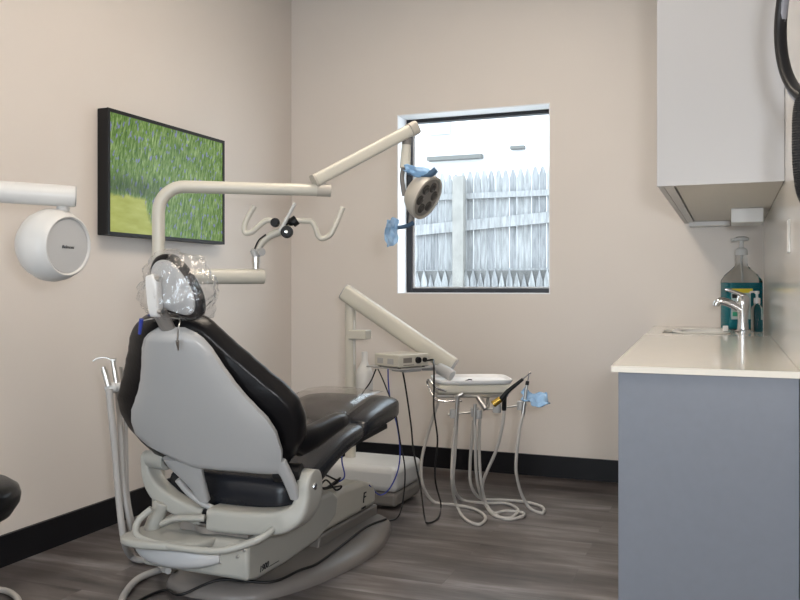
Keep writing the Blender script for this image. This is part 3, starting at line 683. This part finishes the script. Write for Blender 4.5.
# ---------------------------------------------------------------- utility box and delivery system
ub = thing('utility_box', 'low white floor box with grey band beyond the chair base', 'utility box', L(-.17, 1.6, 0))
def rprism(b, r0, r1, f0, f1, h0, h1, bv=0): 
    box(b, (r0, f0, h0), (r1, f1, h1), MCH)
b = bm_(); rprism(b, -.36, .03, 1.43, 1.77, .012, .085); obj('lower_band', b, greyband, ub, bevel=.02)
b = bm_(); rprism(b, -.366, .036, 1.424, 1.776, .085, .21); obj('cover', b, whitep, ub, bevel=.03)
zp = 4.5
pb = at(350.5, 350, zp)
du = thing('delivery_unit', 'cream delivery post with sloping arm and instrument head left of counter', 'delivery unit', V((pb.x, pb.y, .21)))
b = bm_(); tube(b, [V((pb.x, pb.y, .211)), V((pb.x, pb.y, at(350, 303, zp).z))], .027, 18, 0, e=.75); obj('post', b, enam, du)
b = bm_(); tube(b, [V((pb.x, pb.y, at(350, 304, zp).z)), V((pb.x, pb.y, at(350, 296, zp).z))], .018, 16); obj('post_pivot', b, steel, du)
q0, q1 = at(344.5, 292, zp), at(453, 366.5, 4.32); qd = (q1 - q0).normalized()
b = bm_(); tube(b, [q0, q1], .046, 20, 0, .75, e=.62); obj('sloping_arm', b, enam, du, bevel=.004)
b = bm_(); tube(b, [q0 - qd * .005, q0 + qd * .003], .043, 20, 0, .75, e=.62); tube(b, [q1 - qd * .003, q1 + qd * .005], .043, 20, 0, .75, e=.62); obj('arm_cap', b, shellm, du)
b = bm_(); box(b, (-.05, -.04, -.025), (.05, .04, .025), Matrix.Translation(at(360, 334.5, zp - .02))); obj('bottle_bracket', b, enam, du, bevel=.006)
wb = at(364.5, 395, zp - .03)
b = bm_(); s_ = zp / F; lathe(b, [(.001, 0), (7.5 * s_, .002), (8.3 * s_, .012), (8.3 * s_, 30 * s_), (7 * s_, 34 * s_), (4 * s_, 39 * s_), (3 * s_, 42 * s_), (3 * s_, 51 * s_), (.001, 51 * s_)], wb + V((0, 0, -8 * s_)), n=24); obj('water_bottle', b, whitep, du)
b = bm_(); tube(b, [at(354, 320, zp - .03), at(354, 365, zp - .03)], .004, 8); obj('bottle_pipe', b, whitep, du)
zd = 4.15
hb = at(443, 365, 4.25)
b = bm_(); tube(b, [at(440, 369, 4.26), at(446, 372, 4.22), at(452, 376, 4.2)], .03, 16, 4); obj('arm_elbow', b, shellm, du)
# instrument head
hL, hR = at(437, 384, zd), at(511, 380, zd + .03)
ux = (hR - hL); ux.z = 0; Lh = ux.length; ux.normalize(); uy = V((-ux.y, ux.x, 0))
MH = basis(V((hL.x, hL.y, at(440, 394.5, zd).z)), ux, uy)
b = bm_(); box(b, (.005, 0, 0), (Lh + .005, .28, .045), MH); obj('instrument_head', b, enam, du, bevel=.012)
b = bm_(); box(b, (.0, .01, -.02), (Lh - .01, .24, -.0005), MH); obj('head_base', b, steel, du, bevel=.006)
b = bm_(); tube(b, [at(446, 391, zd), at(437, 388, zd - .03), at(429, 380, zd + .0), at(427.5, 384, zd + .02), at(434, 397, zd - .02), at(440, 401, zd - .04), at(462, 401, zd - .04)], .006, 10, 6); obj('grab_handle', b, chrome, du)
b = bm_(); tube(b, [at(455, 398, zd - .02), at(463, 393, zd - .02)], .012, 12); tube(b, [at(448, 414.5, zd - .03), at(480, 411.5, zd - .02)], .006, 10); tube(b, [at(478, 397, zd), at(486, 409, zd - .03)], .014, 12); tube(b, [at(486, 409, zd - .02), at(527, 405, zd - .02)], .005, 10); tube(b, [at(488, 398, zd + .05), at(488, 409, zd - .02)], .008, 10); obj('holder_bar', b, steel, du)
for hx, hy in ((454, 413.5), (475, 412), (478, 414), (497, 408), (521, 405.5)):
    b = bm_(); p = at(hx, hy, zd - .035); tube(b, [p - V((0, 0, .022)), p + V((0, 0, .022))], .02, 14, 0, 1, e=.8); obj('holder', b, shellm, du, bevel=.003)
# device shelf
zs = 4.1
sx_ = V((.76 * ca - .65 * sa, .76 * sa + .65 * ca, 0)); sy_ = V((-sx_.y, sx_.x, 0))
SH = basis(at(400, 369, zs), sx_, sy_)
b = bm_(); box(b, (-.005, -.005, -.008), (.225, .26, -.001), SH); box(b, (.03, .0, -.02), (.14, .1, -.008), SH); tube(b, [SH @ V((.2, .06, -.012)), at(442, 368, 4.24)], .014, 10); obj('device_shelf', b, shellm, du, bevel=.002)
bx = thing('ultrasonic_scaler', 'small cream control box with two black knobs on the device shelf', 'control box', SH @ V((.1, .1, 0)))
b = bm_(); box(b, (.0, .01, .004), (.2, .2, .066), SH); cs = obj('casing', b, enam, bx, bevel=.006)
for fx_ in (.02, .18):
    for fy_ in (.03, .18):
        b = bm_(); tube(b, [SH @ V((fx_, fy_, -.001)), SH @ V((fx_, fy_, .006))], .008, 10); obj('foot', b, rubber, bx)
for fx_, rr in ((.125, .017), (.168, .012)):
    b = bm_(); lathe(b, [(rr, 0), (rr * .9, .012), (.001, .013)], SH @ V((fx_, .0098, .036)), -sy_, 18); obj('knob', b, blackp, bx)
b = bm_(); box(b, (.03, .008, .026), (.085, .0099, .05), SH); obj('display', b, greyband, bx)
b = bm_(); box(b, (.03, .008, .012), (.1, .0099, .016), SH); obj('vent', b, greyband, bx)
for y0_ in (.05, .13):
    b = bm_(); box(b, (-.0015, y0_, .018), (.0002, y0_ + .045, .045), SH); obj('side_vent', b, shellm, bx)
# tray
TR = basis(MH @ V((-.005, -.01, .046)), ux, uy); wT, dT = Lh + .025, .31
b = bm_(); rows = []
for h, k in ((0, .012), (.006, .004), (.018, 0), (.022, .0), (.022, .008), (.008, .014), (.006, .02)):
    rows.append([TR @ V((wT / 2, dT / 2, h)) + (TR.to_3x3() @ q) for q in sup(V(), V((1, 0, 0)), V((0, 1, 0)), wT / 2 - k, dT / 2 - k, 40, .35)])
loft(b, rows); tag(obj('instrument_tray', b, traym), 'white shallow instrument tray on top of the delivery head', 'tray')
b = bm_(); tube(b, [TR @ V((.14, .045, .012)), TR @ V((.17, .035, .024)), TR @ V((.18, .02, .024))], .003, 8); tag(obj('dental_tool', b, blackp), 'thin dark tool lying in the white tray', 'tool')
# handpieces with hoses
def Z(x, y, z=None): return fl(x, y, .007) if z is None else at(x, y, z)
def zz4(q): return [Z(420 + a / 4, 380 + c / 4, z) for a, c, z in q]
hp1 = thing('dental_handpiece', 'steel handpiece at left end of the holder bar, hose looping furthest forward', 'handpiece', at(457, 400, 4.1), 'handpieces on the delivery head')
b = bm_(); tube(b, [at(456, 422, 4.1), at(456.5, 413, 4.1), at(457.5, 396, 4.1)], .0085, 12, 0, taper=.011); obj('handpiece_body', b, steel, hp1)
b = bm_(); tube(b, zz4([(72, 90, 4.22), (30, 220, 4.28), (6, 330, 4.3), (12, 420, 4.3), (55, 487, None), (140, 500, None), (220, 517, None), (262, 550, None), (235, 578, None), (180, 555, None), (146, 500, None), (128, 410, 4.14), (132, 280, 4.12), (144, 165, 4.1)]), .008, 10, 8); obj('hose', b, hosem, hp1)
hp2 = thing('dental_handpiece', 'handpiece second from left on the holder bar, pale hose crossing behind', 'handpiece', at(475, 400, 4.1), 'handpieces on the delivery head')
b = bm_(); tube(b, [at(474.5, 424, 4.1), at(475, 404, 4.1)], .0085, 12, 0, taper=.01); obj('handpiece_body', b, steel, hp2)
b = bm_(); tube(b, zz4([(152, 90, 4.2), (140, 290, 4.24), (134, 410, 4.28), (165, 477, None), (250, 492, None), (345, 494, None), (392, 520, None), (360, 552, None), (295, 540, None), (255, 490, None), (228, 400, 4.2), (222, 280, 4.12), (219, 176, 4.1)]), .008, 10, 8); obj('hose', b, hosem, hp2)
cl = thing('curing_light', 'black angled curing light with gold ring in the holder bar', 'handpiece', at(500, 400, 4.05))
b = bm_(); tube(b, [at(500.5, 400, 4.03), at(508, 391, 4.02), at(523, 379, 4.0)], .0135, 14, 0, taper=.0075); tube(b, [at(504.5, 395, 4.06), at(504, 410, 4.08)], .011, 12); obj('curing_body', b, blackp, cl)
b = bm_(); tube(b, [at(493, 404.5, 4.035), at(500.6, 399, 4.03)], .0165, 16, taper=.0155); o = obj('gold_collar', b, gold, cl, bevel=.002); o['label'] = 'gold collar'
b = bm_(); tube(b, [at(522, 379.5, 4.0), at(527, 375.5, 4.0), at(530, 372.5, 4.0), at(530.5, 374, 4.0)], .003, 8, 4); obj('tip', b, chrome, cl)
b = bm_(); tube(b, zz4([(240, 150, 4.16), (236, 260, 4.16), (244, 400, 4.18), (270, 505, None), (335, 555, None), (405, 548, None), (412, 532, None), (345, 524, None), (292, 532, None), (262, 490, None), (252, 410, 4.26), (305, 280, 4.16), (330, 180, 4.1), (336, 120, 4.08)]), .008, 10, 8); obj('hose', b, hosem, cl)
sy = thing('air_water_syringe', 'slim steel syringe standing upright at the right end of the holder bar', 'handpiece', at(525, 400, 4.08))
b = bm_(); tube(b, [at(523, 414, 4.08), at(525, 398, 4.08), at(527, 384, 4.08)], .0095, 12, 0, taper=.007); obj('syringe_body', b, steel, sy)
b = bm_(); tube(b, [at(527, 385, 4.08), at(527.6, 381, 4.08)], .009, 12); obj('syringe_neck', b, blackp, sy)
b = bm_(); tube(b, [at(527.6, 381, 4.08), at(528.8, 373.5, 4.08)], .003, 8); obj('tip', b, chrome, sy)
b = bm_(); tube(b, zz4([(214, 165, 4.2), (200, 340, 4.3), (206, 425, 4.34), (245, 474, None), (330, 480, None), (420, 488, None), (487, 507, None), (490, 532, None), (445, 517, None), (412, 470, 4.2), (390, 400, 4.14), (384, 330, 4.1), (398, 200, 4.08), (412, 136, 4.08)]), .008, 10, 8); obj('hose', b, hosem, sy)
c0 = at(535, 400, 4.09)
crumple('barrier_film', (c0, at(549, 402, 4.09) - c0, at(533, 393, 4.13) - c0), 1, 'blue plastic film draped beside the upright syringe on delivery head', seed=9., amp=.02)
# cords
hose('power_cord', [SH @ V((.19, .012, .03)), SH @ V((.2, -.02, .036)), at(433.5, 362, 4.13), at(434, 368, 4.06), at(434, 385, 4.06), at(434, 410, 4.07), at(437.5, 440, 4.1), at(435, 468, 4.14), at(436, 485, 4.14), fl(441, 505, .006), fl(438, 518, .006), fl(428, 523, .006), fl(424.5, 517, .006), at(421, 490, 4.16), at(417, 470, 4.2), at(413, 447, 4.22), at(411, 425, 4.2), at(406, 390, 4.18), at(402.5, 370.5, 4.14)], .0045, blk_tube, 'black power cord looping from the control box to floor and back up', 'cord')
hose('signal_cord', [at(376, 369, 4.13), at(371, 381, 4.14), at(364, 391, 4.16), at(358, 399, 4.2)], .0035, blk_tube, 'short black cord sagging left from the device shelf', 'cord')
hose('signal_cord', [at(378, 369, 4.12), at(383, 380, 4.08), at(389, 395, 4.06), at(395, 410, 4.06), at(400, 440, 4.07), at(405, 470, 4.05), at(403, 500, 4.06), fl(397, 518, .008), fl(380, 522, .008)], .0035, blk_tube, 'black cord running from shelf past the leg rest end', 'cord')
hose('signal_cord', [at(388, 369, 4.13), at(388.5, 385, 4.14), at(391, 405, 4.13), at(397, 425, 4.13), at(400, 450, 4.12), at(398, 470, 4.1), at(390, 488, 4.07), at(380, 495, 4.05), L(.04, 1.1, .2)], .0035, bluecab, 'blue cord hanging from device shelf to the chair base', 'cord')
hose('signal_cord', [at(342, 452, 3.78), at(342, 462, 3.76), at(344, 478, 3.74), L(-.06, .9, .24)], .0035, bluecab, 'short blue cord dropping from under leg rest to base cover', 'cord')
for k, pts in enumerate(([(312, 478), (322, 474), (332, 478), (338, 482)], [(314, 484), (324, 488), (334, 484), (340, 478)], [(318, 490), (326, 480), (336, 490), (341, 486)])):
    hose('wire_bundle', [at(x, y, 3.55 - .02 * k) for x, y in pts] + [L(-.04, .86 - .03 * k, .24)], .004, blk_tube, ('uppermost black wire in the tangle under the leg rest', 'middle black wire in the tangle under the leg rest', 'lowest black wire in the tangle under the leg rest')[k], 'cord', 'wires under the leg rest')
hose('power_cord', [fl(386, 519, .05), fl(366, 527, .056), fl(345, 543, .057), fl(318, 563, .057), fl(300, 570, .057), fl(270, 582, .057), L(-.1, .12, .057), L(-.2, .03, .02), fl(165, 590, .006), fl(140, 600, .006), fl(120, 618, .006)], .005, blk_tube, 'black cord running across the taupe chair base plate', 'cord')
hose('floor_hose', [L(-.33, .12, .06), fl(186, 566, .016), fl(160, 570, .014), fl(138, 579, .014), fl(126, 592, .014), fl(121, 606, .014), fl(123, 625, .014)], .013, ghose, 'thick taupe hose curling on the floor by the chair base', 'hose')
hose('pedal_hose', [fl(-60, 600, .012), fl(-25, 589, .012), fl(2, 590, .012), fl(14, 595, .012), fl(19, 603, .012), fl(20, 625, .012)], .011, hosem, 'pale hose curving over the floor at lower left corner', 'hose')

# ---------------------------------------------------------------- stool
sc = at(-58, 500, 2.72); 
st = thing('operator_stool', 'round black padded stool at the left edge', 'stool', V((sc.x, sc.y, 0)))
zt = at(0, 484, 2.72).z; R_ = .235
b = bm_(); lathe(b, [(.001, zt - .135), (R_ - .07, zt - .135), (R_ - .03, zt - .115), (R_ - .004, zt - .075), (R_, zt - .05), (R_ - .008, zt - .025), (R_ - .035, zt - .006), (R_ - .09, zt), (.001, zt)], V((sc.x, sc.y, 0)), n=40); obj('seat', b, vinyl, st)
b = bm_(); lathe(b, [(.03, .08), (.03, zt - .136)], V((sc.x, sc.y, 0)), n=18); obj('column', b, chrome, st)
for k in range(5):
    q = 2 * PI * k / 5 + .3; e_ = V((sc.x + .17 * math.cos(q), sc.y + .17 * math.sin(q), .075))
    b = bm_(); tube(b, [V((sc.x, sc.y, .1)), e_], .02, 12); obj('leg', b, blackp, st)
    b = bm_(); lathe(b, [(.024, -.012), (.028, 0), (.024, .012)], e_ + V((0, 0, -.047)), V((-math.sin(q), math.cos(q), 0)), 16); obj('caster', b, rubber, st)

# ---------------------------------------------------------------- counter on the right
CU, CV, CT = -.292, 2.42, .90
def skew(b):
    for v in b.verts:
        if v.co.x < -.1: v.co.x -= .036 * (v.co.y - CV)
    return b
bc_ = thing('base_cabinet', 'blue-grey base cabinet under the white counter at right', 'cabinet', ((CU + UR) / 2, (CV + VB) / 2, 0))
b = bm_(); box(b, (CU + .022, CV + .02, .09), (UR - .002, VB - .02, CT - .032)); box(b, (CU + .08, CV + .02, 0), (UR - .002, VB - .02, .09)); obj('carcass', skew(b), cabm, bc_)
b = bm_(); box(b, (CU, CV, 0), (UR - .002, CV + .019, CT - .0172)); obj('end_panel', skew(b), cabm, bc_, bevel=.001)
n_ = 4; s_ = (VB - .02 - CV - .02) / n_
for k in range(n_):
    b = bm_(); box(b, (CU + .002, CV + .022 + s_ * k, .1), (CU + .021, CV + .018 + s_ * (k + 1), CT - .036)); obj('door', skew(b), cabm, bc_, bevel=.0015)
su0, su1, sv0, sv1 = -.24, -.02, 4.2, 4.6
b = bm_()
c0_, c1_, v0_, v1_ = CU - .017, UR - .001, CV - .022, VB - .001
for lo, hi in (((c0_, v0_), (c1_, sv0)), ((c0_, sv1), (c1_, v1_)), ((c0_, sv0), (su0, sv1)), ((su1, sv0), (c1_, sv1))):
    box(b, (lo[0], lo[1], CT - .017), (hi[0], hi[1], CT))
bmesh.ops.remove_doubles(b, verts=b.verts, dist=1e-5)
tag(obj('countertop', skew(b), quartz, flat=True), 'glossy white countertop running along the right wall', 'countertop')
b = bm_(); rows = []; mc = V(((su0 + su1) / 2, (sv0 + sv1) / 2, 0))
for k, h in ((0.022, CT + .001), (.024, CT + .006), (.016, CT + .009), (.0, CT + .007), (-.012, CT - .0), (-.02, CT - .05), (-.035, CT - .12), (-.08, CT - .14)):
    rows.append(sup(mc + V((0, 0, h)), V((1, 0, 0)), V((0, 1, 0)), (su1 - su0) / 2 + k, (sv1 - sv0) / 2 + k, 40, .45))
loft(b, rows, False); b.faces.new([v for v in b.verts][-40:])
tag(obj('sink', b, ceram), 'white sink set into the countertop left of the faucet', 'sink')
fb = at(743, 332, 4.12); fb.z = CT
fc = thing('faucet', 'chrome single-lever faucet by the sink', 'faucet', fb)
su_ = V((-1, 0, 0))
b = bm_(); lathe(b, [(.036, .0005), (.036, .006), (.026, .014), (.024, .05), (.026, .1), (.03, .13), (.03, .165), (.024, .178), (.001, .18)], fb, n=26); obj('faucet_body', b, chrome, fc)
b = bm_(); tube(b, [fb + V((-.01, -.01, .11)), fb + V((-.05, -.012, .135)), fb + V((-.085, -.015, .148)), fb + V((-.11, -.017, .15)), fb + V((-.122, -.018, .135)), fb + V((-.124, -.018, .125))], .021, 16, 5, taper=.016); obj('spout', b, chrome, fc)
b = bm_(); tube(b, [fb + V((.012, 0, .175)), fb + V((-.02, 0, .188)), fb + V((-.065, -.0, .205)), fb + V((-.082, 0, .205))], .012, 12, 4, 1.3, taper=.007); obj('lever', b, chrome, fc)
# mouthwash bottle
mb = at(741.5, 329, 4.36); mb.z = CT
mo = thing('mouthwash_bottle', 'large clear pump bottle of blue-green mouthwash behind the faucet', 'bottle', mb)
s_ = 4.36 / F
xq, yq = V((ca, sa, 0)), V((-sa, ca, 0))
def prow(w_, d_, h, e=.5): return sup(mb + V((0, 0, h)), xq, yq, w_, d_, 32, e)
b = bm_(); loft(b, [prow(.088, .058, .0012), prow(.0955, .065, .008), prow(.0965, .066, .02), prow(.0965, .066, .245), prow(.094, .064, .258, .55), prow(.078, .056, .285, .65), prow(.05, .042, .31, .8), prow(.031, .031, .33, 1), prow(.028, .028, .345, 1), prow(.028, .028, .385, 1)])
obj('bottle_shell', b, clearp, mo)
b = bm_(); loft(b, [prow(.086, .056, .006), prow(.092, .061, .012), prow(.093, .0625, .022), prow(.093, .0625, .238), prow(.092, .062, .242)]); obj('mouthwash', b, mouthw, mo)
b = bm_(); lathe(b, [(.030, .3855), (.030, .41), (.022, .42), (.012, .425), (.010, .455), (.010, .46)], mb, n=22); obj('pump_collar', b, frost, mo)
b = bm_(); lathe(b, [(.03, .46), (.036, .464), (.036, .474), (.02, .482), (.001, .484)], mb, n=22); tube(b, [mb + V((0, 0, .468)) , mb + xq * -.052 + V((0, 0, .463))], .008, 10); obj('pump_head', b, frost, mo)
b = bm_(); tube(b, [mb + V((0, 0, .02)), mb + V((0, 0, .385))], .005, 8); obj('dip_tube', b, whitep, mo)
def onb(x0, x1, h0, h1, d): 
    b = bm_(); M_ = basis(mb, xq, yq); box(b, (x0, -.0662 - d, h0), (x1, -.0655, h1), M_); return b
o = obj('label_panel', onb(-.078, .02, .055, .19, .001), labelm, mo, flat=True); o['label'] = 'pale green printed label'
obj('yellow_band', onb(-.078, .03, .19, .212, .001), yellowm, o, flat=True)
obj('brand_mark', onb(-.075, -.025, .163, .184, .0018), inkm, o, flat=True)
obj('leaf_mark', onb(-.073, -.03, .07, .092, .0018), greenm, o, flat=True)
for k in range(3): obj('print_line', onb(-.05, .01, .105 + .018 * k, .109 + .018 * k, .0016), greyband, o, flat=True)
# small soap pump
sb = at(757, 331, 4.12); sb.z = CT
so = thing('soap_bottle', 'small clear pump bottle with white pump right of the faucet', 'bottle', sb)
b = bm_(); lathe(b, [(.001, .001), (.026, .002), (.028, .008), (.028, .11), (.024, .125), (.014, .132), (.014, .14)], sb, n=24); obj('bottle_shell', b, clearp, so)
b = bm_(); lathe(b, [(.0155, .1401), (.0155, .165), (.006, .168), (.006, .185), (.011, .188), (.011, .2), (.001, .201)], sb, n=18); tube(b, [sb + V((0, 0, .196)), sb + xq * -.03 + V((0, 0, .196)), sb + xq * -.036 + V((0, 0, .188))], .005, 8); obj('pump', b, whitep, so)
wbx = at(725.5, 331.5, 4.05)
b = bm_(); box(b, (-.012, -.03, CT + .0095), (.012, .0, CT + .034), Matrix.Translation((wbx.x, wbx.y, 0))); 
tag(obj('soap_dish', b, whitep, bevel=.003), 'tiny white block on the sink rim in front of bottle', 'block')
# upper cabinet
UU, UV_, UZ = -.238, 3.085, 1.472
uc = thing('wall_cabinet', 'white wall cabinet hanging above the counter', 'cabinet', ((UU + UR) / 2, (UV_ + VB) / 2, UZ))
b = bm_(); box(b, (UU + .021, UV_ + .0, UZ + .02), (UR - .001, VB - .001, 2.75)); obj('carcass', b, upm, uc)
b = bm_(); box(b, (UU, UV_ - .0185, UZ), (UR - .001, UV_ - .0005, 2.75)); obj('end_panel', b, upm, uc, bevel=.001)
b = bm_(); box(b, (UU + .06, UV_ + .001, UZ + .004), (UR - .002, VB - .002, UZ + .0195)); obj('underside', b, underm, uc)
b = bm_(); box(b, (UU + .022, UV_ + .001, UZ), (UU + .054, VB - .002, UZ + .0195)); obj('light_rail', b, upm, uc)
for k in range(4):
    s_ = (VB - .004 - UV_) / 4
    b = bm_(); box(b, (UU + .001, UV_ + .001 + s_ * k, UZ + .001), (UU + .020, UV_ - .002 + s_ * (k + 1), 2.75)); obj('door', b, upm, uc, bevel=.001)
b = bm_(); box(b, (UU + .03, VB - .12, UZ - .022), (.0, VB - .003, UZ + .0035)); obj('light_bar', b, whitep, uc, bevel=.003)
b = bm_(); box(b, (.005, 4.08, UZ - .062), (.14, 4.3, UZ + .0035)); tag(obj('dispenser_box', b, whitep, bevel=.004), 'small white box fixed under the wall cabinet', 'box')
b = bm_(); p = at(789, 236, 2.57); box(b, (UR - .006, p.y - .035, 1.225), (UR, p.y + .035, 1.325)); 
tag(obj('outlet_plate', b, whitep, bevel=.002), 'slim white wall plate on right wall above the counter', 'wall plate')
# ring lamp at the right edge
zr = 1.82
rc = at(822, 4, zr); rs = 92 * zr / F
rl = thing('ring_lamp', 'black ring lamp on a ribbed black gooseneck at the right edge', 'lamp', V((.36, 2.2, .95)))
nr = V((-ca, -sa, 0)); rx_, ry_ = frame(nr)
b = bm_(); loft_rows = []
K = 56
vs = []
for i in range(K):
    q = 2 * PI * i / K; c_ = rc + (rx_ * math.cos(q) + ry_ * math.sin(q)) * rs; rad = (c_ - rc).normalized()
    vs.append([b.verts.new(p) for p in sup(c_, rad, nr, .011, .014, 14, .7)])
for i in range(K):
    A_, B_ = vs[i], vs[(i + 1) % K]
    for j in range(14): b.faces.new((A_[j], A_[(j + 1) % 14], B_[(j + 1) % 14], B_[j]))
obj('ring', b, blackp, rl)
b = bm_(); vs = []
for i in range(K):
    q = 2 * PI * i / K; rad = rx_ * math.cos(q) + ry_ * math.sin(q); c_ = rc + rad * rs - nr * .002 + V((0, 0, -.017))
    vs.append([b.verts.new(p) for p in sup(c_, rad, nr, .008, .0095, 12, .7)])
for i in range(K):
    A_, B_ = vs[i], vs[(i + 1) % K]
    for j in range(12): b.faces.new((A_[j], A_[(j + 1) % 12], B_[(j + 1) % 12], B_[j]))
obj('backing_ring', b, greyring, rl)
b = bm_(); g0 = at(806, 92, zr); pts = spline([at(808, 86, zr), g0, at(799, 108, zr), at(797.5, 140, zr), at(799, 175, zr), at(804, 198, zr), at(822, 225, zr), V((.345, 2.13, 1.05)), V((.36, 2.185, .99))], 26)
rows = []
for i, p in enumerate(pts):
    d = (pts[min(i + 1, len(pts) - 1)] - pts[max(i - 1, 0)]).normalized(); x_, y_ = frame(d, V((0, 1, 0)))
    r_ = .0125 if i % 2 else .0108
    rows.append(sup(p, x_, y_, r_, r_, 12))
loft(b, rows); obj('gooseneck', b, rubber, rl, flat=True)
b = bm_(); box(b, (.32, 2.175, .9), (.40, 2.199, 1.02)); obj('wall_mount', b, blackp, rl, bevel=.004)

# ---------------------------------------------------------------- light
wd = bpy.data.worlds.new('sky'); bpy.context.scene.world = wd; wd.use_nodes = True
bg = wd.node_tree.nodes['Background']; bg.inputs['Color'].default_value = (.8, .91, 1, 1); bg.inputs['Strength'].default_value = 6.5
def area(name, loc, tgt, sx, sy, pw, col, portal=False):
    l = bpy.data.lights.new(name, 'AREA'); l.shape = 'RECTANGLE'; l.size = sx; l.size_y = sy; l.energy = pw; l.color = col
    o = bpy.data.objects.new(name, l); C.objects.link(o); o.location = loc
    o.rotation_euler = (V(tgt) - V(loc)).to_track_quat('-Z', 'Y').to_euler()
    if portal: l.cycles.is_portal = True
    return o
area('window_portal', ((W0 + W1) / 2, VB + .23, (S0 + S1) / 2), ((W0 + W1) / 2, 0, (S0 + S1) / 2), .95, 1.1, 1, (1, 1, 1), True)
fp = V((.16 * ca, .16 * sa, HC + .16))
area('fill_opening_portal', ((D0 + D1) / 2, -1.29, DH / 2), ((D0 + D1) / 2, 3, DH / 2), D1 - D0, DH, 1, (1, 1, 1), True)  # samples the sky through the added fill opening in the front wall
area('camera_flash', fp, (-1.1, 4, 1.2),   .12, .12, 30, (.93, .96, 1))

sc_ = bpy.context.scene
sc_.view_settings.view_transform = 'Standard'; sc_.view_settings.look = 'None'
sc_.view_settings.exposure = .06; sc_.view_settings.gamma = 1; sc_.view_settings.use_curve_mapping = False
sc_.cycles.max_bounces = 10; sc_.cycles.transparent_max_bounces = 12
sc_.cycles.use_denoising = True
